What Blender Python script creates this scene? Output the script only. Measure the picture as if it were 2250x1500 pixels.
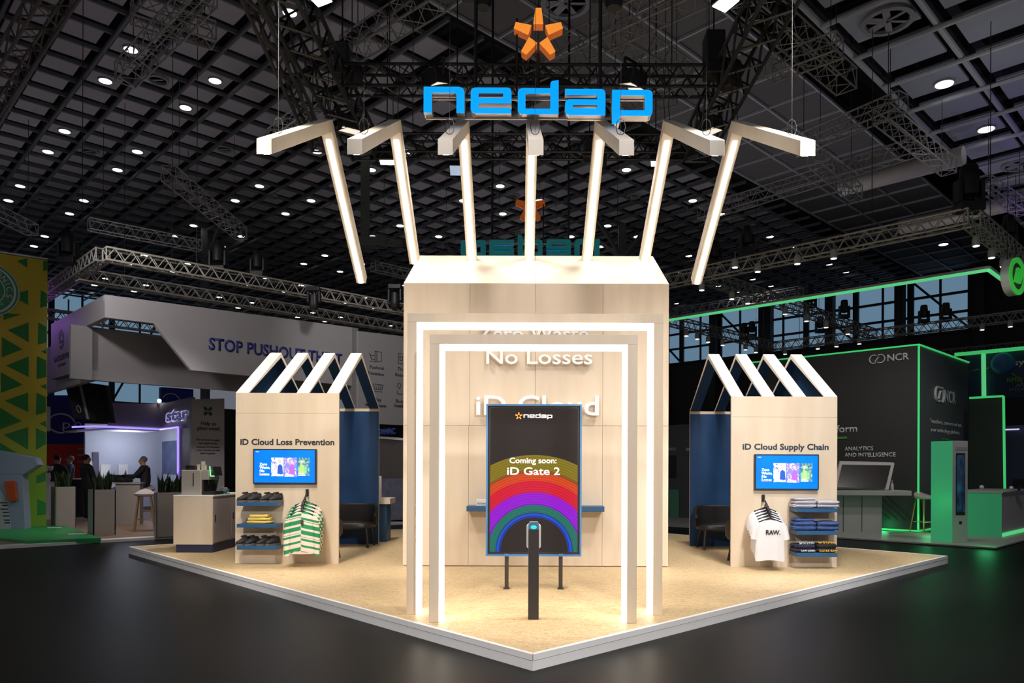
import bpy, bmesh, math, random
from mathutils import Vector, Matrix
random.seed(7)
for o in list(bpy.data.objects): bpy.data.objects.remove(o)
scene = bpy.context.scene
C = scene.collection
PI = math.pi
# ---------------------------------------------------------------- camera
F = 1625.0; PX, PY = 1170.5, 1029.0; CZ = 1.49; ROLL = math.radians(0.2)
cam = bpy.data.cameras.new('camera'); cam_o = bpy.data.objects.new('camera', cam); C.objects.link(cam_o)
cam.sensor_width = 36.0; cam.lens = F / 2250 * 36
cam.shift_x = (1125 - PX) / 2250; cam.shift_y = (PY - 750) / 2250
cam.clip_end = 300
cam_o.matrix_world = Matrix.Translation((0, 0, CZ)) @ Matrix.Rotation(PI / 2, 4, 'X') @ Matrix.Rotation(ROLL, 4, 'Z')
scene.camera = cam_o
# ---------------------------------------------------------------- world and exposure
w = bpy.data.worlds.new('hall_ambient'); scene.world = w; w.use_nodes = True
w.node_tree.nodes['Background'].inputs[0].default_value = (0.80, 0.84, 1.0, 1)
w.node_tree.nodes['Background'].inputs[1].default_value = 0.16
scene.view_settings.view_transform = 'Standard'; scene.view_settings.look = 'None'
scene.view_settings.exposure = 0.0; scene.view_settings.gamma = 1.0
scene.view_settings.use_curve_mapping = False
# ---------------------------------------------------------------- stand spotlights (their fixtures are built with the truss below)
def spot(loc, aim, watts, angle, blend=0.6, col=(1, 0.90, 0.77), size=0.3):
    l = bpy.data.lights.new('spot', 'SPOT'); l.energy = watts; l.spot_size = math.radians(angle); l.spot_blend = blend
    l.color = col; l.shadow_soft_size = size
    o = bpy.data.objects.new('spot_light', l); C.objects.link(o); o.location = loc
    o.rotation_euler = (Vector(aim) - Vector(loc)).to_track_quat('-Z', 'Y').to_euler()
    return o
STAND_SPOTS = [  # fixture position, aim, watts, cone, colour
    ((-3.55, 5.2, 6.72), (-3.6, 10.6, 1.2), 1350, 44, (1, 0.93, 0.84)),
    ((3.55, 5.2, 6.72), (3.6, 10.4, 1.2), 1650, 44, (0.98, 0.98, 1.0)),
    ((-1.1, 5.2, 6.72), (-0.5, 10.4, 2.4), 330, 44, (1, 0.96, 0.95)),
    ((1.1, 5.2, 6.72), (0.5, 10.4, 2.4), 330, 44, (1, 0.96, 0.97)),
    ((-2.92, 7.2, 6.66), (-2.2, 9.2, 0.1), 680, 80, (1, 0.92, 0.80)),
    ((2.80, 7.2, 6.66), (2.6, 9.0, 0.1), 850, 80, (1, 0.95, 0.88)),
    ((-2.92, 11.7, 6.66), (-3.3, 12.3, 1.0), 900, 75, (1, 0.93, 0.86)),
    ((2.80, 11.7, 6.66), (3.3, 12.1, 1.0), 900, 75, (1, 0.95, 0.9)),
    ((-1.35, 10.5, 6.74), (-0.9, 11.0, 4.4), 260, 110, (1, 0.93, 0.86)),  # this pair is added to brighten the tower roof
    ((1.35, 10.5, 6.74), (0.9, 11.0, 4.4), 260, 110, (1, 0.93, 0.86)),
    ((-3.6, -2.2, 5.4), (-0.9, 6.0, 0.7), 1500, 46, (1, 0.95, 0.90)),  # this pair is added front fill, unseen behind the camera
    ((3.8, -2.2, 5.4), (1.1, 6.0, 0.7), 2200, 46, (1, 0.97, 0.96)),
]
for p_, a_, e_, g_, c_ in STAND_SPOTS: spot(p_, a_, e_, g_, 0.6, c_)
HALL_SPOTS = [  # added spots that stand in for lamps over the neighbouring stands
    ((-9.0, 12.5, 6.0), (-8.0, 18.0, 4.3), 420, 80, (1, 0.95, 0.95)),
    ((-3.5, 14.5, 6.6), (-3.6, 20.5, 4.0), 300, 75, (1, 0.95, 0.95)),
    ((-8.6, 16.6, 3.3), (-8.5, 17.4, 0.0), 150, 120, (1, 0.93, 0.9)),  # added, unseen lamp under the fascia to light planters and floor
    ((-6.4, 14.6, 5.4), (-8.8, 16.8, 0.6), 320, 70, (1, 0.95, 0.9)),
    ((7.2, 14.0, 6.3), (6.8, 17.5, 1.0), 330, 85, (1, 0.95, 0.93)),
    ((9.3, 12.6, 6.3), (10.0, 16.5, 1.2), 300, 80, (1, 0.95, 0.95)),
    ((-13.5, 13.5, 6.3), (-10.2, 14.8, 2.2), 120, 70, (1, 0.97, 0.92)),
]
for p, a, e, ang, cc in HALL_SPOTS: spot(p, a, e, ang, 0.8, cc, 0.2)

R2 = math.sqrt(0.5)
E1 = Vector((-R2, R2, 0)); E2 = Vector((R2, R2, 0)); UP = Vector((0, 0, 1))
def T(t1, t2, z=0.0): return E1 * t1 + E2 * t2 + UP * z
FILL_UPLIGHTS = [  # uplights added to brighten the ceiling, each given a moving-head body
    (17.5, 8, 6.15, 82, None), (17.5, 15, 6.15, 82, None), (25, 8, 6.05, 97, None), (25, 18, 6.05, 97, None), (14.4, 20, 6.65, 82, None), (14.4, 26.5, 6.65, 82, None),
    (10.45, 23, 6.65, 75, None), (4.25, 19.5, 6.65, 90, None), (8.0, 28.2, 6.65, 82, None), (10, 16.5, 6.65, 67, None), (31, 4.65, 6.1, 120, None), (4.25, 25, 6.65, 90, (0.45, 0.3, 1.0)), (25, 23, 6.05, 97, None)]
for a_, b_, z_, e_, c_ in FILL_UPLIGHTS:
    p_ = T(a_, b_, z_ + 0.72); spot(p_, p_ + UP, e_, 172, 1.0, c_ or (0.95, 0.93, 1.0), 0.1)
# ---------------------------------------------------------------- geometry helpers
def at(px, py, Y):
    u, v = px - PX, PY - py
    c, s = math.cos(ROLL), math.sin(ROLL)
    return Vector(((u * c - v * s) * Y / F, Y, CZ + (u * s + v * c) * Y / F))
def onz(px, py, z):
    u, v = px - PX, PY - py
    c, s = math.cos(ROLL), math.sin(ROLL)
    return at(px, py, F * (z - CZ) / (u * s + v * c))
def ont1(px, py, t1):      # pixel onto the vertical plane at distance t1 along E1
    d = at(px, py, 1.0) - Vector((0, 0, CZ)); return Vector((0, 0, CZ)) + d * (t1 / d.dot(E1))
def ont2(px, py, t2):
    d = at(px, py, 1.0) - Vector((0, 0, CZ)); return Vector((0, 0, CZ)) + d * (t2 / d.dot(E2))
def inframe(p, m=0):
    if p[1] < 0.5: return False
    x = PX + p[0] * F / p[1]; y = PY - (p[2] - CZ) * F / p[1]
    return -m < x < 2250 + m and -m < y < 1500 + m

def link(o, parent=None):
    C.objects.link(o)
    if parent is not None: o.parent = parent
    return o
def tag(o, label, cat, group=None, kind=None):
    if label: o['label'] = label
    if cat: o['category'] = cat
    if group: o['group'] = group
    if kind: o['kind'] = kind
    return o
def thing(name, label, cat, loc=(0, 0, 0), group=None):
    o = bpy.data.objects.new(name, None); link(o); o.location = loc; o.empty_display_size = 0.1
    return tag(o, label, cat, group)
def rootloc(p):
    v = Vector((0, 0, 0))
    while p is not None: v = v + Vector(p.location); p = p.parent
    return v
class MB:
    def __init__(s): s.v = []; s.f = []
    def add(s, vs, fs):
        b = len(s.v); s.v += [Vector(p) for p in vs]; s.f += [tuple(i + b for i in f) for f in fs]; return s
    def obox(s, c, a, b, d):
        c, a, b, d = Vector(c), Vector(a), Vector(b), Vector(d)
        vs = [c + a * i + b * j + d * k for k in (-1, 1) for j in (-1, 1) for i in (-1, 1)]
        if a.cross(b).dot(d) < 0:
            fs = [(0, 1, 3, 2), (4, 6, 7, 5), (0, 4, 5, 1), (2, 3, 7, 6), (0, 2, 6, 4), (1, 5, 7, 3)]
        else:
            fs = [(0, 2, 3, 1), (4, 5, 7, 6), (0, 1, 5, 4), (2, 6, 7, 3), (0, 4, 6, 2), (1, 3, 7, 5)]
        return s.add(vs, fs)
    def box(s, x0, x1, y0, y1, z0, z1):
        return s.obox(((x0 + x1) / 2, (y0 + y1) / 2, (z0 + z1) / 2), (abs(x1 - x0) / 2, 0, 0), (0, abs(y1 - y0) / 2, 0), (0, 0, abs(z1 - z0) / 2))
    def bar(s, p, q, wd, ht, up=UP):
        p, q = Vector(p), Vector(q); d = q - p; t = d.normalized(); sd = t.cross(Vector(up))
        if sd.length < 1e-4: sd = t.cross(Vector((1, 0, 0)))
        sd.normalize(); n = sd.cross(t)
        return s.obox((p + q) / 2, d / 2, sd * wd / 2, n * ht / 2)
    def tube(s, p, q, r, n=8, r2=None):
        p, q = Vector(p), Vector(q); r2 = r if r2 is None else r2
        t = (q - p).normalized(); a = t.cross(UP if abs(t.z) < 0.9 else Vector((1, 0, 0))).normalized(); b = t.cross(a)
        vs = [p + (a * math.cos(2 * PI * i / n) + b * math.sin(2 * PI * i / n)) * r for i in range(n)]
        vs += [q + (a * math.cos(2 * PI * i / n) + b * math.sin(2 * PI * i / n)) * r2 for i in range(n)]
        fs = [(i, (i + 1) % n, n + (i + 1) % n, n + i) for i in range(n)] + [tuple(range(n - 1, -1, -1)), tuple(range(n, 2 * n))]
        return s.add(vs, fs)
    def path(s, pts, r, n=6):
        for a, b in zip(pts[:-1], pts[1:]): s.tube(a, b, r, n)
        return s
    def loft(s, rings, cap=True):
        n = len(rings[0]); vs = [p for r in rings for p in r]; fs = []
        for k in range(len(rings) - 1):
            for i in range(n):
                j = (i + 1) % n; fs.append((k * n + i, k * n + j, (k + 1) * n + j, (k + 1) * n + i))
        if cap: fs += [tuple(range(n - 1, -1, -1)), tuple(range((len(rings) - 1) * n, len(rings) * n))]
        return s.add(vs, fs)
    def lathe(s, prof, c=(0, 0, 0), n=16, axis=UP, sx=1, sy=1):
        c = Vector(c); axis = Vector(axis).normalized()
        a = axis.cross(Vector((0, 1, 0)) if abs(axis.y) < 0.9 else Vector((1, 0, 0))).normalized(); b = axis.cross(a)
        return s.loft([[c + axis * z + (a * sx * math.cos(2 * PI * i / n) + b * sy * math.sin(2 * PI * i / n)) * max(r, 1e-4) for i in range(n)] for r, z in prof])
    def ball(s, c, rx, ry=None, rz=None, n=12, m=8):
        ry = rx if ry is None else ry; rz = rx if rz is None else rz; c = Vector(c)
        rings = []
        for k in range(m + 1):
            a = -PI / 2 + PI * k / m
            rr = max(math.cos(a), 0.02)
            rings.append([c + Vector((rx * rr * math.cos(2 * PI * i / n), ry * rr * math.sin(2 * PI * i / n), rz * math.sin(a))) for i in range(n)])
        return s.loft(rings)
    def prism(s, poly, o, u, v, n, d):   # polygon in (u,v) from origin o, extruded d along n
        o, u, v, n = Vector(o), Vector(u), Vector(v), Vector(n)
        area = sum(poly[i][0] * poly[(i + 1) % len(poly)][1] - poly[(i + 1) % len(poly)][0] * poly[i][1] for i in range(len(poly)))
        if (area > 0) != (u.cross(v).dot(n) * d > 0): poly = poly[::-1]
        k = len(poly)
        vs = [o + u * x + v * y for x, y in poly] + [o + u * x + v * y + n * d for x, y in poly]
        fs = [tuple(range(k - 1, -1, -1)), tuple(range(k, 2 * k))] + [(i, (i + 1) % k, k + (i + 1) % k, k + i) for i in range(k)]
        return s.add(vs, fs)
    def poly3(s, pts, d):               # planar 3D polygon extruded by vector d
        pts = [Vector(p) for p in pts]; d = Vector(d); k = len(pts)
        nrm = Vector((0, 0, 0))
        for i in range(k): nrm += pts[i].cross(pts[(i + 1) % k])
        if nrm.dot(d) < 0: pts = pts[::-1]
        vs = pts + [p + d for p in pts]
        fs = [tuple(range(k - 1, -1, -1)), tuple(range(k, 2 * k))] + [(i, (i + 1) % k, k + (i + 1) % k, k + i) for i in range(k)]
        return s.add(vs, fs)
    def mesh(s, name, m, off=(0, 0, 0), smooth=False):
        off = Vector(off)
        me = bpy.data.meshes.new(name); me.from_pydata([tuple(p - off) for p in s.v], [], s.f)
        me.materials.append(m)
        if smooth:
            me.polygons.foreach_set('use_smooth', [True] * len(me.polygons))
        me.update(); return me
    def build(s, name, m, parent=None, smooth=False, bevel=0, kind=None, label=None):
        if parent is None:
            xs = [p.x for p in s.v]; ys = [p.y for p in s.v]; zs = [p.z for p in s.v]
            off = Vector(((min(xs) + max(xs)) / 2, (min(ys) + max(ys)) / 2, min(zs)))
        else: off = rootloc(parent)
        o = bpy.data.objects.new(name, s.mesh(name, m, off, smooth)); link(o, parent)
        if parent is None: o.location = off
        if smooth:
            md = o.modifiers.new('split', 'EDGE_SPLIT'); md.split_angle = math.radians(40)
        if bevel:
            b = o.modifiers.new('bevel', 'BEVEL'); b.width = bevel; b.segments = 2; b.limit_method = 'ANGLE'
        if kind: o['kind'] = kind
        if label: o['label'] = label
        return o
def copy_tree(o, parent=None):
    c = o.copy(); link(c); c.parent = parent
    for ch in [k for k in o.children]: copy_tree(ch, c)
    return c
def text(st, size, m, o, u, v, parent, depth=0.003, name='lettering', align='LEFT', width=None, bold=0.0, spacing=1.0, label=None, line=1.0, split=False):
    cu = bpy.data.curves.new('t', 'FONT'); cu.body = st; cu.size = 1.0; cu.extrude = 0.0; cu.align_x = align; cu.offset = bold; cu.space_character = spacing; cu.space_line = line
    cu.resolution_u = 3
    ob = bpy.data.objects.new('t', cu); C.objects.link(ob)
    dg = bpy.context.evaluated_depsgraph_get(); dg.update()
    me = bpy.data.meshes.new_from_object(ob.evaluated_get(dg)); bpy.data.objects.remove(ob)
    u, v, o = Vector(u).normalized(), Vector(v).normalized(), Vector(o); n = u.cross(v)
    xs = [p.co.x for p in me.vertices]
    sx = size if width is None else width / max(1e-6, max(xs) - min(xs))
    off = rootloc(parent) if parent is not None else Vector((0, 0, 0))
    bm = bmesh.new(); bm.from_mesh(me)
    if depth:
        ge = bmesh.ops.extrude_face_region(bm, geom=bm.faces[:])
        for e in ge['geom']:
            if isinstance(e, bmesh.types.BMVert): e.co.z = depth
    for p in bm.verts: p.co = o + u * p.co.x * sx + v * p.co.y * size + n * p.co.z - off
    bmesh.ops.recalc_face_normals(bm, faces=bm.faces[:])
    bm.to_mesh(me); bm.free()
    me.materials.clear(); me.materials.append(m)
    for p in me.polygons: p.material_index = 0
    if split:   # one object for each character
        par = list(range(len(me.vertices)))
        def fd(i):
            while par[i] != i: par[i] = par[par[i]]; i = par[i]
            return i
        for e in me.edges: par[fd(e.vertices[0])] = fd(e.vertices[1])
        comp = {}
        for i, q in enumerate(me.vertices): comp.setdefault(fd(i), []).append(i)
        iv = sorted([[min((me.vertices[i].co + off - o).dot(u) for i in c), max((me.vertices[i].co + off - o).dot(u) for i in c), list(c)] for c in comp.values()], key=lambda q: q[0])
        gr = []
        for a_, b_, c in iv:
            if gr and a_ < gr[-1][1] - 1e-4: gr[-1][1] = max(gr[-1][1], b_); gr[-1][2] += c
            else: gr.append([a_, b_, c])
        for (a_, b_, c), ch in zip(gr, st.replace(' ', '')):
            ix = {v_: k for k, v_ in enumerate(c)}
            m3 = bpy.data.meshes.new(name); m3.from_pydata([me.vertices[i].co for i in c], [], [tuple(ix[k] for k in p.vertices) for p in me.polygons if p.vertices[0] in ix])
            m3.materials.append(m); o3 = bpy.data.objects.new(name, m3); link(o3, parent)
            if label: o3['label'] = label + ', character ' + ch
        return None
    o2 = bpy.data.objects.new(name, me); link(o2, parent)
    if label: o2['label'] = label
    return o2

# ---------------------------------------------------------------- materials
def srgb(r, g, b):
    f = lambda c: c / 12.92 if c <= 0.04045 else ((c + 0.055) / 1.055) ** 2.4
    return (f(r / 255), f(g / 255), f(b / 255))
MATS = {}
def mat(name, col, rough=0.5, metal=0.0, emit=0.0, noise=0.0, nscale=8.0, stretch=(1, 1, 1), bump=0.0, spec=0.5, ecol=None, alpha=1.0):
    if name in MATS: return MATS[name]
    m = bpy.data.materials.new(name); m.use_nodes = True; nt = m.node_tree; b = nt.nodes['Principled BSDF']
    b.inputs['Base Color'].default_value = (*col, 1); b.inputs['Roughness'].default_value = rough; b.inputs['Metallic'].default_value = metal
    b.inputs['Specular IOR Level'].default_value = spec
    if emit:
        b.inputs['Emission Color'].default_value = (*(ecol or col), 1); b.inputs['Emission Strength'].default_value = emit
    if alpha < 1: b.inputs['Alpha'].default_value = alpha
    if noise or bump:
        tc = nt.nodes.new('ShaderNodeTexCoord'); mp = nt.nodes.new('ShaderNodeMapping'); mp.inputs['Scale'].default_value = stretch
        nz = nt.nodes.new('ShaderNodeTexNoise'); nz.inputs['Scale'].default_value = nscale; nz.inputs['Detail'].default_value = 4
        nt.links.new(tc.outputs['Object'], mp.inputs[0]); nt.links.new(mp.outputs[0], nz.inputs['Vector'])
        if noise:
            mx = nt.nodes.new('ShaderNodeMix'); mx.data_type = 'RGBA'
            mx.inputs[6].default_value = (*[max(0, c * (1 - noise)) for c in col], 1); mx.inputs[7].default_value = (*[min(1, c * (1 + noise)) for c in col], 1)
            nt.links.new(nz.outputs[0], mx.inputs[0]); nt.links.new(mx.outputs[2], b.inputs['Base Color'])
        if bump:
            bp = nt.nodes.new('ShaderNodeBump'); bp.inputs['Strength'].default_value = bump; bp.inputs['Distance'].default_value = 0.02
            nt.links.new(nz.outputs[0], bp.inputs['Height']); nt.links.new(bp.outputs[0], b.inputs['Normal'])
    MATS[name] = m; return m
def ramp_mat(name, stops, scale, stretch, rough=0.5, detail=5, tex='NOISE', rot=(0, 0, 0), interp='LINEAR', spec=0.5, dist=0.0):
    m = bpy.data.materials.new(name); m.use_nodes = True; nt = m.node_tree; b = nt.nodes['Principled BSDF']
    b.inputs['Roughness'].default_value = rough; b.inputs['Specular IOR Level'].default_value = spec
    tc = nt.nodes.new('ShaderNodeTexCoord'); mp = nt.nodes.new('ShaderNodeMapping'); mp.inputs['Scale'].default_value = stretch; mp.inputs['Rotation'].default_value = rot
    nz = nt.nodes.new('ShaderNodeTexNoise'); nz.inputs['Scale'].default_value = scale; nz.inputs['Detail'].default_value = detail; nz.inputs['Distortion'].default_value = dist
    cr = nt.nodes.new('ShaderNodeValToRGB'); cr.color_ramp.interpolation = interp
    e = cr.color_ramp.elements
    while len(e) < len(stops): e.new(0.5)
    for i, (p, c) in enumerate(stops): e[i].position = p; e[i].color = (*c, 1)
    nt.links.new(tc.outputs['Object'], mp.inputs[0]); nt.links.new(mp.outputs[0], nz.inputs['Vector'])
    nt.links.new(nz.outputs[0], cr.inputs[0]); nt.links.new(cr.outputs[0], b.inputs['Base Color'])
    MATS[name] = m; return m
PLY = ramp_mat('birch_plywood', [(0.28, (0.62, 0.49, 0.35)), (0.50, (0.675, 0.55, 0.41)), (0.75, (0.71, 0.59, 0.45))], 1.3, (4, 4, 0.5), 0.55, 6)
PLYL = ramp_mat('pale_plywood', [(0.3, (0.78, 0.69, 0.57)), (0.7, (0.83, 0.75, 0.64))], 1.2, (4, 4, 0.5), 0.55, 6)
OSB = ramp_mat('strand_board', [(0.30, (0.30, 0.16, 0.06)), (0.40, (0.52, 0.35, 0.17)), (0.52, (0.64, 0.48, 0.27)), (0.72, (0.68, 0.55, 0.36))], 11, (1.2, 3.4, 1), 0.5, 3, rot=(0, 0, 0.15), dist=2.5)
BLUE = mat('navy_lacquer', (0.008, 0.044, 0.130), 0.45, noise=0.12, nscale=3)
BLUES = mat('blue_shelf_lacquer', (0.022, 0.085, 0.19), 0.4, noise=0.08, nscale=3)
LED = mat('led_diffuser', (1, 0.95, 0.85), 0.5, emit=5.5, ecol=(1, 0.92, 0.80))
LEDB = mat('led_beam_diffuser', (1, 0.95, 0.85), 0.5, emit=11.0, ecol=(1, 0.90, 0.77))
BLK = mat('black_metal', (0.012, 0.011, 0.011), 0.45, noise=0.2)
BLKT = mat('black_truss', (0.010, 0.010, 0.011), 0.4, noise=0.25)
ALU = mat('aluminium_truss', (0.50, 0.47, 0.41), 0.45, 0.15, noise=0.12, nscale=4)
ALUD = mat('dull_aluminium', (0.30, 0.285, 0.27), 0.5, 0.1, noise=0.15, nscale=4)
WHITE = mat('white_paint', (0.80, 0.79, 0.77), 0.45, noise=0.03)
PWHITE = mat('platform_white', (0.84, 0.82, 0.80), 0.5, noise=0.06, nscale=5)
BROWNM = mat('dark_bronze', (0.032, 0.026, 0.023), 0.45, noise=0.15)
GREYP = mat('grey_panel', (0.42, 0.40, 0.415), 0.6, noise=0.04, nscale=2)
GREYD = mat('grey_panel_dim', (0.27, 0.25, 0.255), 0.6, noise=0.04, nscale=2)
WIRE = mat('steel_wire', (0.035, 0.035, 0.035), 0.6, 0.0, noise=0.1)
INK = mat('dark_ink', (0.022, 0.024, 0.030), 0.6, noise=0.1)
NAVYINK = mat('navy_ink', (0.030, 0.035, 0.16), 0.6, noise=0.1)
GLOWW = mat('screen_white', (0.9, 0.9, 0.9), 0.4, emit=1.0, ecol=(1, 1, 1))

# ================================================================ THE HALL
FLOOR = mat('dark_floor', (0.0068, 0.0069, 0.0071), 0.45, noise=0.12, nscale=1.2, spec=0.15)
def struct(o): o['kind'] = 'structure'; return o
struct(MB().box(-45, 45, -8, 72, -0.1, 0).build('floor', FLOOR))
# --- ceiling: high coffered field
ZC = CZ + 11.4
DECK = mat('ceiling_void', (0.012, 0.011, 0.012), 0.9, noise=0.2)
TILE = mat('ceiling_tile', (0.40, 0.37, 0.395), 0.85, noise=0.10, nscale=1.3)
TILE2 = mat('ceiling_panel_brown', (0.15, 0.138, 0.132), 0.85, noise=0.12, nscale=1.0)
TILE3 = mat('ceiling_tile_blue', (0.36, 0.38, 0.43), 0.8, noise=0.08, nscale=1.3)
RAIL = mat('ceiling_rail', (0.13, 0.125, 0.125), 0.6, 0.2, noise=0.1)
RAIL2 = mat('ceiling_rail_light', (0.48, 0.48, 0.50), 0.6, 0.1, noise=0.1)
P1, P2, O1, O2 = 1.156, 1.135, 22.0, 6.47
T1MIN, T1MAX, T2MIN, T2MAX = 14.6, 57.0, -16.0, 47.0
def quad_slab(a1, b1, a2, b2, z0, z1): return MB().poly3([T(a1, a2, z0), T(b1, a2, z0), T(b1, b2, z0), T(a1, b2, z0)], (0, 0, z1 - z0))
ceil = struct(quad_slab(T1MIN, T1MAX, T2MIN, T2MAX, ZC + 0.55, ZC + 0.65).build('ceiling', DECK))
i0, i1 = math.ceil((T1MIN - O1) / P1 + 0.5), math.floor((T1MAX - O1) / P1 - 0.5)
j0, j1 = math.ceil((T2MIN - O2) / P2 + 0.5), math.floor((T2MAX - O2) / P2 - 0.5)
cells = []
for i in range(i0, i1 + 1):
    for j in range(j0, j1 + 1):
        c = T(O1 + i * P1, O2 + j * P2, ZC)
        if inframe(c, 90): cells.append((c.length, i, j, c))
cells.sort(key=lambda q: q[0])
ta, tb = P1 * 0.39, P2 * 0.355
proto = MB().obox((0, 0, 0.03), E1 * ta, E2 * tb, (0, 0, 0.03)).mesh('ceiling_tile', TILE)
co = rootloc(ceil)
for d, i, j, c in cells[:300]:
    o = bpy.data.objects.new('ceiling_tile', proto); link(o, ceil); o.location = c - co
rest = MB()
for d, i, j, c in cells[300:]: rest.obox(c + Vector((0, 0, 0.03)), E1 * ta, E2 * tb, (0, 0, 0.03))
rest.build('ceiling_tile_field', TILE, ceil, kind='stuff')
for i in range(i0, i1 + 2):
    t = O1 + (i - 0.5) * P1
    MB().bar(T(t, T2MIN, ZC - 0.07), T(t, T2MAX, ZC - 0.07), 0.07, 0.10).build('ceiling_rail', RAIL, ceil)
for j in range(j0, j1 + 2):
    t = O2 + (j - 0.5) * P2
    MB().bar(T(T1MIN, t, ZC - 0.15), T(T1MAX, t, ZC - 0.15), 0.075, 0.10).build('ceiling_rail', RAIL, ceil)
# --- ceiling: flat middle strip with thin light rails
FP = 1.63
mid = struct(quad_slab(9.7, T1MIN, -2, T2MAX, ZC + 0.25, ZC + 0.35).build('ceiling', DECK))
for i in range(3):
    for j in range(28):
        a1 = 9.7 + i * FP; a2 = -0.5 + j * 1.72
        c = T(a1 + FP / 2, a2 + 0.86, ZC)
        if inframe(c, 150):
            quad_slab(a1 + 0.02, a1 + FP - 0.02, a2 + 0.02, a2 + 1.70, ZC + 0.1, ZC + 0.15).build('ceiling_panel', TILE2, mid)
for i in range(4):
    MB().bar(T(9.72 + i * FP, -2, ZC + 0.05), T(9.72 + i * FP, T2MAX, ZC + 0.05), 0.06, 0.08).build('ceiling_rail', RAIL2, mid)
for j in range(29):
    MB().bar(T(9.7, -0.5 + j * 1.72, ZC + 0.06), T(T1MIN, -0.5 + j * 1.72, ZC + 0.06), 0.05, 0.07).build('ceiling_rail', RAIL2, mid)
# --- ceiling: lower field on the right, beyond a dark slot
ZR = CZ + 9.8
for ta_, z0_ in ((9.75, ZC), (6.93, ZR)):
    struct(MB().poly3([T(ta_, -2, z0_ + 0.1), T(ta_, T2MAX, z0_ + 0.1), T(ta_, T2MAX, ZC + 1.7), T(ta_, -2, ZC + 1.7)], E1 * 0.06).build('ceiling', DECK))
slot = struct(quad_slab(6.9, 9.75, -2, T2MAX, ZC + 1.6, ZC + 1.7).build('ceiling', DECK))
low = struct(quad_slab(-16, 6.95, 2, T2MAX, ZR + 0.75, ZR + 0.85).build('ceiling', DECK))
LP = 1.80; Q1, Q2 = 6.98 - LP / 2, 13.05
for i in range(0, 10):
    for j in range(-6, 20):
        c = T(Q1 - i * LP, Q2 + j * LP, ZR)
        if inframe(c, 160):
            MB().obox(c + Vector((0, 0, 0.03)), E1 * LP * 0.37, E2 * LP * 0.36, (0, 0, 0.03)).build('ceiling_tile', TILE3, low)
for i in range(0, 11):
    t = Q1 + LP / 2 - i * LP
    MB().tube(T(t, 2, ZR - 0.1), T(t, T2MAX, ZR - 0.1), 0.07, 8).build('ceiling_rail', RAIL2, low)
for j in range(-6, 20):
    t = Q2 + (j - 0.5) * LP
    MB().tube(T(-16, t, ZR - 0.2), T(6.95, t, ZR - 0.2), 0.06, 8).build('ceiling_rail', RAIL2, low)
# --- far walls with window bands
WALLD = mat('hall_wall', (0.055, 0.052, 0.055), 0.8, noise=0.1, nscale=0.5)
PANE = mat('dusk_glass', (0.10, 0.16, 0.22), 0.15, emit=0.30, ecol=(0.38, 0.66, 0.95), noise=0.1, nscale=0.6)
FRM = mat('window_frame', (0.03, 0.032, 0.036), 0.6, noise=0.1)
wr = struct(MB().poly3([T(-20, 47, 0), T(58, 47, 0), T(58, 47, 9.4), T(-20, 47, 9.4)], E2 * 0.3).build('wall_right', WALLD))
struct(MB().poly3([T(-20, 47, 12.7), T(58, 47, 12.7), T(58, 47, 14.6), T(-20, 47, 14.6)], E2 * 0.3).build('wall_right', WALLD))
struct(MB().poly3([T(-20, 47, 9.4), T(11.9, 47, 9.4), T(11.9, 47, 12.7), T(-20, 47, 12.7)], E2 * 0.3).build('wall_right', WALLD))
wl = struct(MB().poly3([T(57, -24, 0), T(57, 48, 0), T(57, 48, 6.0), T(57, -24, 6.0)], E1 * 0.3).build('wall_left', WALLD))
def windows(name, a, d, z0, z1, n, step, nv):
    for k in range(n):
        p = a + d * (k * step)
        if not (inframe(p + UP * z1, 200) or inframe(p + UP * z0, 200)): continue
        win = thing(name, None, None, p + UP * z0); win['kind'] = 'structure'
        nn = Vector((d.y, -d.x, 0))
        if nn.y > 0: nn = -nn
        rows = nv
        for r in range(rows):
            h = (z1 - z0) / rows
            MB().poly3([p + UP * (z0 + r * h), p + d * step + UP * (z0 + r * h), p + d * step + UP * (z0 + (r + 1) * h), p + UP * (z0 + (r + 1) * h)], -nn * 0.03).build('pane', PANE, win)
            MB().bar(p + UP * (z0 + r * h) + nn * 0.08, p + d * step + UP * (z0 + r * h) + nn * 0.08, 0.14, 0.14).build('mullion', FRM, win)
        MB().bar(p + UP * z0 + nn * 0.1, p + UP * z1 + nn * 0.1, 0.16, 0.35, d).build('mullion', FRM, win)
        MB().bar(p + d * step * 0.5 + UP * z0 + nn * 0.08, p + d * step * 0.5 + UP * z1 + nn * 0.08, 0.1, 0.12, d).build('mullion', FRM, win)
        if k % 2 == 0: MB().bar(p + UP * z0 + nn * 0.15, p + d * step + UP * z1 + nn * 0.15, 0.12, 0.12).build('brace', FRM, win)
for k, nm in enumerate(['window_1']): windows(nm, T(12.0, 47, 0), E1, 9.4, 12.7, 12, 3.2, 3)
windows('window_2', T(57, -6, 0), E2, 6.0, 13.2, 7, 3.6, 5)
for k in range(9):
    p = T(11.5 + k * 4.2, 46.6, 0)
    if inframe(p + UP * 11, 50): MB().bar(p, p + UP * 12.8, 0.5, 0.5, E1).build('wall_column', WALLD, wr)
# ================================================================ THE STAND
ZP = 0.12
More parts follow.
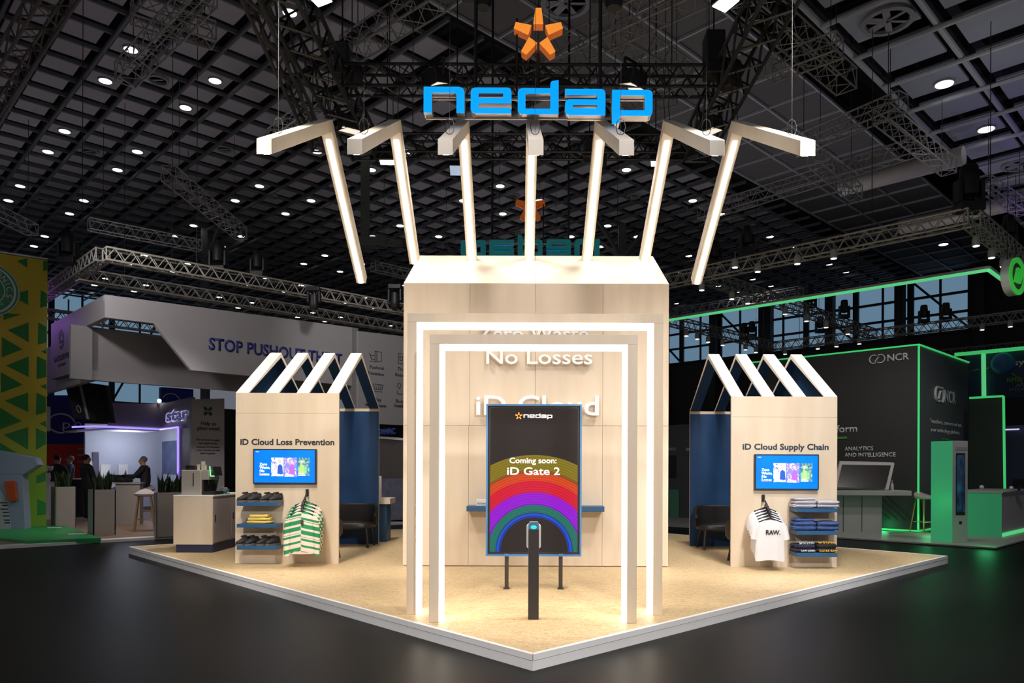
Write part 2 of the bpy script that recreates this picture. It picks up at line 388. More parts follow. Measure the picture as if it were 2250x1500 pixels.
# --- platform
Fp, Lp, Rp = onz(1171, 1438, ZP), onz(283, 1200.7, ZP), onz(2082.5, 1221, ZP)
Bp = Lp + Rp - Fp
plat = thing('display_platform', 'raised stand platform with strand-board floor and white painted edges', 'platform', ((Lp.x + Rp.x) / 2, (Fp.y + Bp.y) / 2, 0))
pts = [Fp, Rp, Bp, Lp]; cen = sum(pts, Vector()) / 4
inn = [p + (cen - p).normalized() * 0.05 for p in pts]
MB().poly3([Vector((p.x, p.y, 0.03)) for p in inn], (0, 0, ZP - 0.03)).build('floor_deck', OSB, plat)
for k in range(4):
    a, b = pts[k], pts[(k + 1) % 4]; ia, ib = inn[k], inn[(k + 1) % 4]
    for z0, z1, s in ((0.0, 0.072, 0.0), (0.076, ZP + 0.003, 0.003)):
        o_ = (a + b) / 2 - cen; o_.z = 0; o_.normalize()
        q = [Vector((a.x, a.y, z0)) + o_ * s, Vector((b.x, b.y, z0)) + o_ * s, Vector((ib.x, ib.y, z0)), Vector((ia.x, ia.y, z0))]
        MB().poly3(q, (0, 0, z1 - z0)).build('edge_board', PWHITE, plat)

# --- central tower
YT = F * (CZ - ZP) / 215.5
txl, txr = at(886, 900, YT).x, at(1469.2, 900, YT).x
zE = at(1178, 622.3, YT).z; YRd = YT / 0.88; zR = at(1178, 562, YRd).z; YTB = 2 * YRd - YT
tower = thing('gabled_tower', 'tall birch plywood tower with pitched roof behind the lit portals', 'tower', ((txl + txr) / 2, YRd, ZP))
MB().prism([(YT + 0.03, ZP + 0.0), (YTB, ZP), (YTB, zE - 0.03), (YRd, zR - 0.035), (YT + 0.03, zE - 0.02)], (txl + 0.012, 0, 0), (0, 1, 0), UP, (1, 0, 0), txr - txl - 0.024).build('core', PLY, tower)
def X(px): return at(px, 900, YT).x
zs = at(1178, 935, YT).z
cols = [886, 1032, 1176, 1324, 1469.2]
for a, b in zip(cols[:-1], cols[1:]):
    MB().box(X(a) + 0.002, X(b) - 0.002, YT, YT + 0.03, zs + 0.002, zE).build('wall_panel', PLY, tower)
for a, b in ((886, 1030), (1030, 1324), (1324, 1469.2)):
    MB().box(X(a) + 0.002, X(b) - 0.002, YT, YT + 0.03, ZP + 0.015, zs - 0.002).build('wall_panel', PLY, tower)
sl = Vector((0, YRd - YT, zR - zE)); nr = Vector((0, -sl.z, sl.y)).normalized()
for a, b in ((886, 1176), (1176, 1469.2)):
    p = Vector((X(a) + 0.002, YT, zE)); q = Vector((X(b) - 0.002, YT, zE))
    MB().poly3([p, q, q + sl, p + sl], -nr * 0.03).build('roof_panel', PLYL, tower)
    sb = Vector((0, YTB - YRd, zE - zR))
    MB().poly3([p + sl, q + sl, q + sl + sb, p + sl + sb], -Vector((0, sl.z, sl.y)).normalized() * 0.03).build('roof_panel', PLYL, tower)
LTR = mat('white_letter', (0.86, 0.85, 0.83), 0.4, noise=0.02)
def wall_letters(st, x0, x1, ybase, h):
    o = at((x0 + x1) / 2, ybase, YT - 0.005); zb = o.z
    xl_, xr_ = at(x0, ybase, YT).x, at(x1, ybase, YT).x
    lt = text(st, h * YT / F / 0.73, LTR, (xl_, YT - 0.055, zb), (1, 0, 0), UP, tower, depth=0.05, width=xr_ - xl_, bold=0.012, name='raised_letter', label='white raised letter of ' + st, split=True)
wall_letters('Zero Waste,', 1052, 1302, 750, 32)
wall_letters('No Losses', 1066, 1297, 801, 32)
wall_letters('iD Cloud', 1044, 1311, 912, 44)
# --- wall shelf with a small card
sxl, sxr = at(1025, 1112, YT - 0.26).x, at(1328, 1112, YT - 0.26).x
zsh = at(1172, 1111.5, YT - 0.26).z
ws = MB().box(sxl, sxr, YT - 0.27, YT - 0.001, zsh - 0.075, zsh).build('wall_shelf', BLUES, bevel=0.004)
tag(ws, 'long blue shelf on the tower wall behind the big screen', 'shelf')
cd = thing('info_card', 'small white printed card standing on the tower shelf left of the big screen', 'card', at(1057.5, 1108, YT - 0.2) * 1.0)
cd.location.z = zsh
cx = cd.location.x
MB().obox((cx, YT - 0.2, zsh + 0.043), (0.066, 0, 0), (0, 0.006, 0.002), (0, -0.008, 0.042)).build('card', WHITE, cd)
text('iD Cloud', 0.03, INK, (cx - 0.05, YT - 0.2105, zsh + 0.025), (1, 0, 0), UP, cd, 0.002)

# --- portal arches with glowing inner faces
def portal(name, label, px0, px1, ptop, pbase, face_px, depth):
    Y = F * (CZ - ZP) / (pbase - PY)
    x0, x1 = at(px0, 1029, Y).x, at(px1, 1029, Y).x; zt = at((px0 + px1) / 2, ptop, Y).z
    fw = face_px * Y / F
    t = thing(name, label, 'portal frame', ((x0 + x1) / 2, Y + depth / 2, ZP))
    for s, (a, b) in (('l', (x0, x0 + fw)), ('r', (x1 - fw, x1))):
        MB().box(a, b, Y, Y + depth, ZP, zt - fw).build('post', PLY, t, bevel=0.003)
    MB().box(x0, x1, Y, Y + depth, zt - fw, zt).build('lintel', PLY, t, bevel=0.003)
    th = 0.012; m = 0.012
    MB().box(x0 + fw, x0 + fw + th, Y + m, Y + depth - m, ZP + 0.01, zt - fw - th).build('led_strip', LED, t, label='glowing white light strip')
    MB().box(x1 - fw - th, x1 - fw, Y + m, Y + depth - m, ZP + 0.01, zt - fw - th).build('led_strip', LED, t)
    MB().box(x0 + fw, x1 - fw, Y + m, Y + depth - m, zt - fw - th, zt - fw).build('led_strip', LED, t)
    return Y
YO = portal('portal_frame', 'larger outer plywood portal frame lined with bright light strips', 894, 1456.3, 688, 1350.5, 20.5, 0.33)
YI = portal('portal_frame', 'smaller inner plywood portal frame lined with bright light strips', 943.5, 1400, 734.5, 1368, 21.5, 0.32)

# --- seven hanging gable beams
ORD = ['leftmost', 'second from the left', 'third from the left', 'middle', 'third from the right', 'second from the right', 'rightmost']
for k in range(7):
    xk = -2.67 + 0.897 * k; full = k in (0, 6)
    u = Vector((-0.02, 1, 0)); base = Vector((xk - 0.075 + 0.02 * 7.32, 0, 0))
    t = thing('gable_beam', '%s of the seven plywood beams hanging in bent gable shape below the sign' % ORD[k], 'hanging beam', (xk, 9.7, 4.45), 'bent plywood beams hanging over the tower')
    ye = 11.95 if full else 11.62
    ze = 6.06 - 0.66 * (ye - 9.7)
    MB().prism([(7.32, 4.59), (7.32, 4.747), (9.7, 6.06), (9.69, 5.89)], base, u, UP, (1, 0, 0), 0.15).build('front_arm', PLYL, t, bevel=0.003)
    MB().prism([(9.69, 5.89), (9.7, 6.06), (ye, ze), (ye - 0.085, ze - 0.125)], base, u, UP, (1, 0, 0), 0.15).build('rear_arm', PLYL, t, bevel=0.003)
    MB().prism([(9.78, 5.83 - 0.010), (9.78, 5.83 + 0.006), (ye - 0.10, ze - 0.112), (ye - 0.10, ze - 0.128)], base + Vector((0.048, 0, 0)), u, UP, (1, 0, 0), 0.054).build('led_strip', LEDB, t, label='glowing warm white light strip')
    MB().prism([(7.40, 4.622), (7.40, 4.638), (9.6, 5.852), (9.6, 5.836)], base + Vector((0.045, 0, 0)), u, UP, (1, 0, 0), 0.06).build('led_strip', LEDB, t)
    xw = xk - 0.02 * 0.4
    MB().tube((xw, 7.75, 4.97), (xw, 7.75, ZC - 0.4), 0.0025, 5).build('suspension_wire', WIRE, t)
    sh = MB()
    for a in range(8):
        p = [Vector((xw + 0.05 * math.cos(2 * PI * (a + d) / 8), 7.75, 5.07 + 0.09 * math.sin(2 * PI * (a + d) / 8))) for d in (0, 1)]
        sh.tube(p[0], p[1], 0.004, 5)
    sh.build('shackle', BLK, t)
    xb = xk - 0.05
    MB().path([(xb - 0.03, 9.75, 6.03), (xb - 0.045, 9.8, 6.35), (xb - 0.02, 9.85, 6.62), (xb - 0.04, 9.9, 6.9)], 0.006, 5).build('suspension_wire', BLK, t)
    MB().path([(xb + 0.03, 9.75, 6.03), (xb + 0.02, 9.8, 6.3), (xb + 0.04, 9.85, 6.62), (xb + 0.02, 9.9, 6.9)], 0.006, 5).build('suspension_wire', BLK, t)

# --- brand sign: five letters and a five-petal star
NB = mat('sign_blue', (0.0, 0.30, 0.85), 0.4, emit=1.0, ecol=(0.0, 0.36, 1.0))
NO = mat('sign_orange', (0.9, 0.30, 0.03), 0.4, emit=0.85, ecol=(1.0, 0.30, 0.035))
NOS = mat('sign_orange_side', (0.62, 0.16, 0.03), 0.35, emit=0.22, ecol=(1.0, 0.22, 0.03))
NSIDE = mat('sign_acrylic_side', (0.50, 0.45, 0.42), 0.25, 0.3, noise=0.06)
NTEAL = mat('sign_back_teal', (0.012, 0.14, 0.17), 0.35, emit=0.07, ecol=(0.0, 0.6, 0.65), noise=0.1)  # unlit back; a faint glow is added to lift its teal
NORB = mat('sign_back_orange', (0.50, 0.09, 0.015), 0.4, emit=0.12, ecol=(1, 0.2, 0.02), noise=0.1)
def R(a, b, c, d): return [(a, b), (c, b), (c, d), (a, d)]
LET = {
 'n': [[(48, 832), (125, 832), (125, 1078), (48, 1078)], [(125, 832), (385, 832), (422, 845), (360, 905), (345, 887), (125, 887)], [(422, 845), (436, 882), (436, 1078), (360, 1078), (360, 905)]],
 'e': [[(495, 878), (508, 848), (540, 838), (570, 838), (570, 1082), (540, 1082), (508, 1070), (495, 1045)], R(570, 838, 803, 887), [(803, 838), (848, 838), (873, 850), (882, 880), (882, 935), (803, 935)], R(570, 935, 882, 985), R(570, 1030, 880, 1082)],
 'd': [[(942, 882), (955, 852), (985, 842), (1015, 842), (1015, 1088), (985, 1088), (955, 1076), (942, 1050)], R(1015, 842, 1252, 892), [(1252, 795), (1265, 775), (1330, 765), (1330, 1088), (1252, 1088)], R(1015, 1037, 1252, 1088)],
 'a': [R(1390, 848, 1697, 902), [(1697, 848), (1740, 848), (1764, 860), (1775, 890), (1775, 1095), (1697, 1095)], R(1467, 947, 1697, 996), [(1392, 985), (1402, 958), (1430, 947), (1467, 947), (1467, 1095), (1430, 1095), (1402, 1084), (1392, 1058)], R(1467, 1030, 1697, 1095)],
 'p': [[(1838, 855), (1912, 855), (1912, 1165), (1838, 1182)], R(1912, 855, 2150, 906), [(2150, 855), (2185, 855), (2212, 868), (2222, 898), (2222, 1062), (2212, 1088), (2185, 1100), (2150, 1100)], R(1912, 1048, 2150, 1100)],
}
def brand(loc, u, n, face, side, star_face, star_side, lab_sign, lab_star, sc):
    loc = Vector(loc); u = Vector(u)
    t = thing('brand_sign', lab_sign, 'sign', loc - UP * 0.36)
    g = lambda q: [((a - 1135) * sc, -(b - 960) * sc) for a, b in q]
    for ch, polys in LET.items():
        b = MB(); f = MB()
        for q in polys:
            b.prism(g(q), loc, u, UP, -Vector(n), 0.14)
            f.prism(g(q), loc + Vector(n) * 0.001, u, UP, Vector(n), 0.012)
        lo = b.build('letter', side, t, label='block letter %s' % ch); f.build('letter_face', face, lo)
    for zz in (905, 1092):
        MB().bar(loc + u * (60 - 1135) * sc - UP * (zz - 960) * sc - Vector(n) * 0.1, loc + u * (2200 - 1135) * sc - UP * (zz - 960) * sc - Vector(n) * 0.1, 0.02, 0.02).build('mounting_rail', NSIDE, t)
    for zx in (535, 1732, 930):
        p = loc + u * (zx - 1135) * sc - Vector(n) * 0.1 + UP * 0.10
        MB().tube(p, Vector((p.x, p.y, ZR - 0.3 if loc.y < 10 else ZC)) if zx != 930 else Vector((p.x, p.y, 6.9)), 0.022 if zx != 930 else 0.012, 8).build('hanging_pole', BLKT, t)
    sc_c = loc - UP * (315 - 960) * sc
    s = thing('brand_star', lab_star, 'sign', sc_c - UP * 235 * sc)
    for k in range(5):
        a = 2 * PI * k / 5; ca, sa = math.cos(a), math.sin(a)
        tr = [(-47, 85), (47, 85), (29, 235), (-29, 235)]
        rt = [((x * ca + y * sa) * sc, (-x * sa + y * ca) * sc) for x, y in tr]
        po = MB().prism(rt, sc_c, u, UP, -Vector(n), 0.13).build('petal', star_side, s)
        MB().prism(rt, sc_c + Vector(n) * 0.001, u, UP, Vector(n), 0.012).build('petal_face', star_face, po)
    MB().tube(sc_c - Vector(n) * 0.1 - UP * 150 * sc, sc_c - Vector(n) * 0.1 - UP * 520 * sc, 0.022, 8).build('hanging_pole', BLKT, s)
    MB().tube(sc_c - Vector(n) * 0.15 + UP * 0.0, sc_c - Vector(n) * 0.15 + UP * 2.0, 0.006, 6).build('hanging_pole', BLKT, s)
SC = 8.8 / F / 4.327
brand(at(1182.3, 221.9, 8.8), (1, 0, 0), (0, -1, 0), NB, NSIDE, NO, NOS, 'glowing blue nedap letters hanging in front of the dark truss', 'glowing orange five-petal star above the blue letters', SC)
brand(at(1165, 547, 14.6), (-1, 0, 0), (0, 1, 0), NB, NTEAL, NO, NORB, 'dim teal back side of the second nedap sign behind the tower roof', 'small orange star seen from behind above the tower roof', SC)

# --- portrait screen on two posts
YV = F * (CZ - ZP) / 266
mv = YV / F
vx0, vx1 = at(1068, 1029, YV).x, at(1278, 1029, YV).x; vz0, vz1 = at(1173, 1221.5, YV).z, at(1173, 887.5, YV).z
tv = thing('portrait_screen', 'large upright screen showing rainbow arcs on two dark posts', 'screen', ((vx0 + vx1) / 2, YV + 0.08, ZP))
fw = 0.02
fr = MB(); fr.box(vx0, vx0 + fw, YV - 0.01, YV + 0.16, vz0, vz1); fr.box(vx1 - fw, vx1, YV - 0.01, YV + 0.16, vz0, vz1)
fr.box(vx0 + fw, vx1 - fw, YV - 0.01, YV + 0.16, vz0, vz0 + fw); fr.box(vx0 + fw, vx1 - fw, YV - 0.01, YV + 0.16, vz1 - fw, vz1)
FRB = mat('screen_frame_blue', (0.045, 0.15, 0.34), 0.4, noise=0.06)
fr.build('frame', FRB, tv)
MB().box(vx0 + fw, vx1 - fw, YV + 0.03, YV + 0.15, vz0 + fw, vz1 - fw).build('bezel', BLK, tv)
def arc_mat():
    m = bpy.data.materials.new('rainbow_screen'); m.use_nodes = True; nt = m.node_tree; b = nt.nodes['Principled BSDF']
    b.inputs['Base Color'].default_value = (0.01, 0.01, 0.01, 1); b.inputs['Roughness'].default_value = 0.3; b.inputs['Specular IOR Level'].default_value = 0.12
    tc = nt.nodes.new('ShaderNodeTexCoord'); sp = nt.nodes.new('ShaderNodeSeparateXYZ'); nt.links.new(tc.outputs['Object'], sp.inputs[0])
    c = at(1173.5, 1211, YV); oz = c.z - ZP; ox = c.x - (vx0 + vx1) / 2
    def M(op, a, bb, cl=False):
        n = nt.nodes.new('ShaderNodeMath'); n.operation = op; n.use_clamp = cl
        for i, q in enumerate((a, bb)):
            if q is None: continue
            if isinstance(q, (int, float)): n.inputs[i].default_value = q
            else: nt.links.new(q, n.inputs[i])
        return n.outputs[0]
    dx = M('SUBTRACT', sp.outputs[0], ox); dz = M('SUBTRACT', sp.outputs[2], oz)
    r = M('SQRT', M('ADD', M('MULTIPLY', dx, dx), M('MULTIPLY', dz, dz)), None)
    rp = M('DIVIDE', r, 230 * mv, True)
    cr = nt.nodes.new('ShaderNodeValToRGB'); cr.color_ramp.interpolation = 'CONSTANT'; e = cr.color_ramp.elements
    dark = srgb(44, 34, 33)
    st = [(0, dark), (74, srgb(20, 60, 190)), (76.5, srgb(10, 25, 70)), (77.5, srgb(5, 85, 225)), (83, srgb(18, 60, 75)), (85, srgb(25, 118, 105)), (101, srgb(110, 20, 190)), (104, srgb(160, 0, 222)), (128, srgb(205, 0, 110)), (132, srgb(226, 8, 52)), (155, srgb(226, 72, 18)), (172, srgb(150, 80, 20)), (178, srgb(140, 122, 20)), (212, dark)]
    while len(e) < len(st): e.new(0.5)
    for i, (p, cc) in enumerate(st): e[i].position = p / 230; e[i].color = (*cc, 1)
    nt.links.new(rp, cr.inputs[0])
    # fine ring lines
    sn = M('SINE', M('MULTIPLY', r, 2 * PI / (5.4 * mv)), None); ln = M('ADD', M('MULTIPLY', M('GREATER_THAN', sn, 0.62), -0.32), 1.0)
    mx = nt.nodes.new('ShaderNodeMix'); mx.data_type = 'RGBA'; mx.blend_type = 'MULTIPLY'; mx.inputs[0].default_value = 1.0
    nt.links.new(cr.outputs[0], mx.inputs[6]); nt.links.new(ln, mx.inputs[7])
    nt.links.new(mx.outputs[2], b.inputs['Emission Color']); b.inputs['Emission Strength'].default_value = 0.95
    return m
ARC = arc_mat()
MB().box(at(1077, 1000, YV).x, at(1269.5, 1000, YV).x, YV + 0.026, YV + 0.032, vz0 + 0.045, vz1 - 0.045).build('display', ARC, tv)
sy = YV + 0.024
def tvtext(st, x0, x1, yb, h, bold=0.02):
    a = at(x0, yb, sy); text(st, h * sy / F / 0.73, GLOWW, a, (1, 0, 0), UP, tv, 0.002, width=at(x1, yb, sy).x - a.x, bold=bold, label='glowing white screen text reading ' + st)
tvtext('Coming soon:', 1119, 1222, 1017, 12.5, 0.012); tvtext('iD Gate 2', 1113, 1229, 1042.5, 17, 0.012)
lg = MB(); lc = at(1182, 914, sy); lsc = 0.148 * sy / F * 64 / 502 * 1.0
k_ = (at(1213, 914, sy).x - at(1150, 914, sy).x) / 2174
for ch, polys in LET.items():
    for q in polys: lg.prism([((a - 1135) * k_, -(b - 960) * k_) for a, b in q], lc, (1, 0, 0), UP, (0, -1, 0), 0.002)
lg.build('logo_lettering', GLOWW, tv, label='small glowing white nedap logotype')
st_ = MB(); sc_ = at(1140, 913.5, sy)
for k in range(5):
    a = 2 * PI * k / 5
    st_.prism([((x * math.cos(a) + y * math.sin(a)) * 0.00022, (-x * math.sin(a) + y * math.cos(a)) * 0.00022) for x, y in [(-40, 60), (40, 60), (22, 190), (-22, 190)]], sc_, (1, 0, 0), UP, (0, -1, 0), 0.002)
st_.build('logo_star', mat('screen_orange', (0.9, 0.3, 0.05), 0.4, emit=1.0, ecol=(1, 0.22, 0.04)), tv, label='small glowing orange star')
for px in (1113.5, 1232):
    x = at(px, 1200, YV + 0.06).x
    p = MB().box(x - 0.022, x + 0.022, YV + 0.04, YV + 0.09, ZP + 0.008, vz0 + 0.06).build('post', BROWNM, tv)
    MB().box(x - 0.036, x + 0.036, YV + 0.02, YV + 0.11, ZP, ZP + 0.008).build('foot_plate', BROWNM, p)
    MB().box(x - 0.026, x + 0.026, YV - 0.013, YV - 0.0105, vz0 - 0.002, vz0 + 0.03).build('clamp', FRB, p)

# --- sensor gate post in front
YG = F * (CZ - ZP) / 332; g = YG / F
gx = at(1172, 1361, YG).x
gate = thing('sensor_post', 'slim dark security gate post with teal light standing before the screen', 'gate post', (gx, YG + 0.06, ZP))
hz = ZP + 198 * g
MB().box(gx - 11.7 * g, gx + 11.7 * g, YG, YG + 0.13, ZP, hz).build('post', BROWNM, gate, bevel=0.004)
ct = [(-11.7 * g, hz), (11.7 * g, hz), (11.7 * g, hz + 10 * g), (8.5 * g, hz + 16.5 * g), (-8.5 * g, hz + 16.5 * g), (-11.7 * g, hz + 10 * g)]
MB().prism(ct, (gx, YG, 0), (1, 0, 0), UP, (0, 1, 0), 0.13).build('cap', mat('post_cap_blue', (0.10, 0.17, 0.26), 0.35, noise=0.08), gate, bevel=0.004)
tl = MB(); tl.ball((gx, YG - 0.001, hz + 5 * g), 6.5 * g, 0.006, 4.2 * g)
tl.build('status_light', mat('teal_light', (0.0, 0.5, 0.55), 0.4, emit=1.0, ecol=(0.0, 0.62, 0.68)), gate, smooth=True, label='glowing teal status light')
def rrect(x0, x1, y0, y1, r, n=4):
    q = []
    for cx_, cy_, a0 in ((x1 - r, y1 - r, 0), (x0 + r, y1 - r, 90), (x0 + r, y0 + r, 180), (x1 - r, y0 + r, 270)):
        for i in range(n + 1):
            a = math.radians(a0 + 90 * i / n); q.append((cx_ + r * math.cos(a), cy_ + r * math.sin(a)))
    return q
MB().prism(rrect(-16 * g, 16 * g, ZP + 155 * g, ZP + 209 * g, 6 * g), (gx, YG + 0.05, 0), (1, 0, 0), UP, (0, 1, 0), 0.05).build('side_panel', WHITE, gate, label='white rounded side panel')

# --- two open booths
def booth(side, Yf, px_out, px_in, px_backin, ptop, papex, title, tx0, tx1, ty, inkm, label):
    xo, xi = at(px_out, 1029, Yf).x, at(px_in, 1029, Yf).x
    Yb = Yf * abs(PX - px_in) / abs(PX - px_backin); Ym = (Yf + Yb) / 2
    zt = at((px_out + px_in) / 2, ptop, Yf).z
    za = at(papex, 775 if side < 0 else 778, Ym).z
    xa, xb = min(xo, xi), max(xo, xi); th = 0.035
    t = thing('house_booth', label, 'booth', ((xa + xb) / 2, Ym, ZP))
    zs = zt - 0.29
    fwl = MB().box(xa, xb, Yf, Yf + th, ZP, zs - 0.001).build('front_wall', PLY, t)
    MB().box(xa, xb, Yf, Yf + th, zs + 0.001, zt).build('front_wall', PLY, t)
    MB().box(xa + 0.002, xb - 0.002, Yf + th, Yf + th + 0.012, ZP, zt - 0.004).build('wall_lining', BLUE, t, label='navy inner lining')
    MB().box(xa, xb, Yb - th, Yb, ZP, zt).build('back_wall', PLY, t)
    MB().box(xa + 0.002, xb - 0.002, Yb - th - 0.012, Yb - th, ZP, zt - 0.05).build('wall_lining', BLUE, t)
    s0 = xo; s1 = xo - side * 0.03; lo, hi = min(s0, s1), max(s0, s1)
    gp = [(Yf + th, ZP), (Yb - th, ZP), (Yb - th, zt - 0.03), (Ym, za - 0.09), (Yf + th, zt - 0.03)]
    MB().prism(gp, (lo, 0, 0), (0, 1, 0), UP, (1, 0, 0), hi - lo).build('side_wall', PLY, t)
    gi = [(Yf + th + 0.012, ZP), (Yb - th - 0.012, ZP), (Yb - th - 0.012, zt - 0.045), (Ym, za - 0.11), (Yf + th + 0.012, zt - 0.045)]
    MB().prism(gi, (s1 if side < 0 else s1 - 0.012, 0, 0), (0, 1, 0), UP, (1, 0, 0), 0.012).build('wall_lining', BLUE, t)
    wR = 0.175; n = 4; L = xb - xa; tv_ = 0.075
    for k in range(n):
        x = xa + (L - wR) * k / (n - 1)
        MB().prism([(Yf, zt + 0.001), (Ym, za), (Ym, za - tv_), (Yf + 0.05, zt + 0.001)], (x, 0, 0), (0, 1, 0), UP, (1, 0, 0), wR).build('rafter', PLYL, t, bevel=0.002)
        MB().prism([(Yb, zt + 0.001), (Ym, za), (Ym, za - tv_), (Yb - 0.05, zt + 0.001)], (x, 0, 0), (0, 1, 0), UP, (1, 0, 0), wR).build('rafter', PLYL, t, bevel=0.002)
        MB().prism([(Yf + 0.051, zt), (Ym, za - tv_ - 0.001), (Ym, za - tv_ - 0.013), (Yf + 0.06, zt)], (x + 0.003, 0, 0), (0, 1, 0), UP, (1, 0, 0), wR - 0.006).build('rafter_lining', BLUE, t)
        MB().prism([(Yb - 0.051, zt), (Ym, za - tv_ - 0.001), (Ym, za - tv_ - 0.013), (Yb - 0.06, zt)], (x + 0.003, 0, 0), (0, 1, 0), UP, (1, 0, 0), wR - 0.006).build('rafter_lining', BLUE, t)
    a = at(tx0, ty, Yf - 0.001); b = at(tx1, ty, Yf - 0.001)
    text(title, 13.2 * Yf / F / 0.73, inkm, (a.x, Yf - 0.0005, a.z), (1, 0, 0), UP, fwl, 0.004, width=b.x - a.x, bold=0.026, name='letter', label='dark wall letter of ' + title, split=True)
    return dict(t=t, xa=xa, xb=xb, Yf=Yf, Yb=Yb, zt=zt)
TEALINK = mat('slate_ink', (0.020, 0.040, 0.062), 0.6, noise=0.1)
BL = booth(-1, 10.6, 517.5, 744.5, 833.3, 863, 700, 'iD Cloud Loss Prevention', 527.5, 734, 976.5, INK, 'house-shaped plywood booth on the left titled iD Cloud Loss Prevention')
BR = booth(1, 10.42, 1839.3, 1606.4, 1514.6, 870.8, 1650, 'iD Cloud Supply Chain', 1631, 1820, 987, TEALINK, 'house-shaped plywood booth on the right titled iD Cloud Supply Chain')

# --- wall-mounted landscape screens
SBLUE = ramp_mat('screen_blue', [(0.3, (0, 0.10, 0.62)), (0.7, (0, 0.20, 0.85))], 0.8, (1, 1, 1), 0.3)
def emis_from(m, s):
    nt = m.node_tree; b = nt.nodes['Principled BSDF']; l = b.inputs['Base Color'].links[0].from_socket
    nt.links.new(l, b.inputs['Emission Color']); b.inputs['Emission Strength'].default_value = s; return m
emis_from(SBLUE, 0.85)
PIC = [emis_from(ramp_mat('picture_%d' % i, st, 5.5, (4, 4, 3), 0.3, 4, interp='LINEAR', dist=1.5), 0.75) for i, st in enumerate([
    [(0.36, (0.05, 0.12, 0.45)), (0.46, (0.55, 0.50, 0.70)), (0.56, (0.95, 0.93, 0.98))],
    [(0.36, (0.10, 0.30, 0.75)), (0.48, (0.22, 0.14, 0.60)), (0.66, (0.70, 0.62, 0.85))],
    [(0.36, (0.03, 0.10, 0.20)), (0.50, (0.15, 0.30, 0.35)), (0.64, (0.20, 0.55, 0.25))]])]
PICD = [mat('picture_fig_%d' % i, c, 0.3, emit=0.9, ecol=c) for i, c in enumerate([(0.02, 0.08, 0.38), (0.33, 0.10, 0.72), (0.30, 0.85, 0.15), (0.75, 0.42, 0.36)])]
GLOWR = mat('screen_red', (0.8, 0.15, 0.2), 0.4, emit=0.6, ecol=(0.8, 0.15, 0.25))
def wallscreen(Yf, x0, x1, y0, y1, label):
    a, b = at(x0, y1, Yf - 0.06), at(x1, y0, Yf - 0.06)
    t = thing('wall_screen', label, 'screen', ((a.x + b.x) / 2, Yf - 0.03, a.z))
    W, H = b.x - a.x, b.z - a.z; Ys = Yf - 0.06
    MB().box(a.x, b.x, Ys, Yf, a.z, b.z).build('casing', BLK, t, bevel=0.003)
    m = 0.018 * W
    MB().box(a.x + m, b.x - m, Ys - 0.002, Ys + 0.001, a.z + m, b.z - m).build('display', SBLUE, t)
    def pt(fx, fz): return Vector((a.x + W * fx, Ys - 0.003, b.z - H * fz))
    for i, (l, r_, tp, bt) in enumerate(((0.29, 0.485, 0.25, 0.78), (0.495, 0.695, 0.25, 0.80), (0.71, 0.895, 0.25, 0.77))):
        p, q = pt(l, tp), pt(r_, bt)
        pc = MB().box(p.x, q.x, Ys - 0.004, Ys - 0.0021, q.z, p.z).build('picture', PIC[i], t)
        w_ = q.x - p.x; h_ = p.z - q.z; cxp = p.x + w_ * (0.72, 0.62, 0.35)[i]
        fg = MB(); bw = w_ * 0.24
        fg.prism([(cxp - bw, q.z + h_ * .12), (min(cxp + bw, q.x), q.z + h_ * .12), (min(cxp + bw * .8, q.x), q.z + h_ * .55), (cxp, q.z + h_ * .66), (cxp - bw * .7, q.z + h_ * .55)], (0, Ys - 0.0045, 0), (1, 0, 0), UP, (0, -1, 0), 0.0008)
        fg.build('figure_print', PICD[i], pc)
        hd = MB(); hd.prism([(cxp + w_ * 0.12 * math.cos(2 * PI * s / 10), q.z + h_ * 0.77 + w_ * 0.15 * math.sin(2 * PI * s / 10)) for s in range(10)], (0, Ys - 0.0045, 0), (1, 0, 0), UP, (0, -1, 0), 0.0009)
        hd.build('face_print', PICD[3], pc)
        for rr in range(2):
            c0 = pt(l + 0.015, bt - 0.07 + rr * 0.045); MB().box(c0.x, c0.x + w_ * (0.45 + 0.12 * rr), Ys - 0.006, Ys - 0.0046, c0.z - 0.008, c0.z + 0.005).build('caption', GLOWW, pc)
    text('Zero\nWaste,\nNo\nLosses', 0.052, GLOWW, pt(0.105, 0.475), (1, 0, 0), UP, t, 0.002, bold=0.03, line=0.9)
    c0 = pt(0.105, 0.73); MB().box(c0.x, c0.x + W * 0.15, Ys - 0.005, Ys - 0.003, c0.z - 0.012, c0.z).build('link_print', GLOWR, t)
    c0 = pt(0.045, 0.075); MB().box(c0.x, c0.x + W * 0.05, Ys - 0.005, Ys - 0.003, c0.z - 0.008, c0.z).build('logo_print', GLOWW, t)
wallscreen(10.6, 556, 694.5, 986.3, 1062.3, 'wide blue screen on the left booth front above the shoe shelves')
wallscreen(10.42, 1658.5, 1799.5, 998, 1075.5, 'wide blue screen on the right booth front above the white shirts')

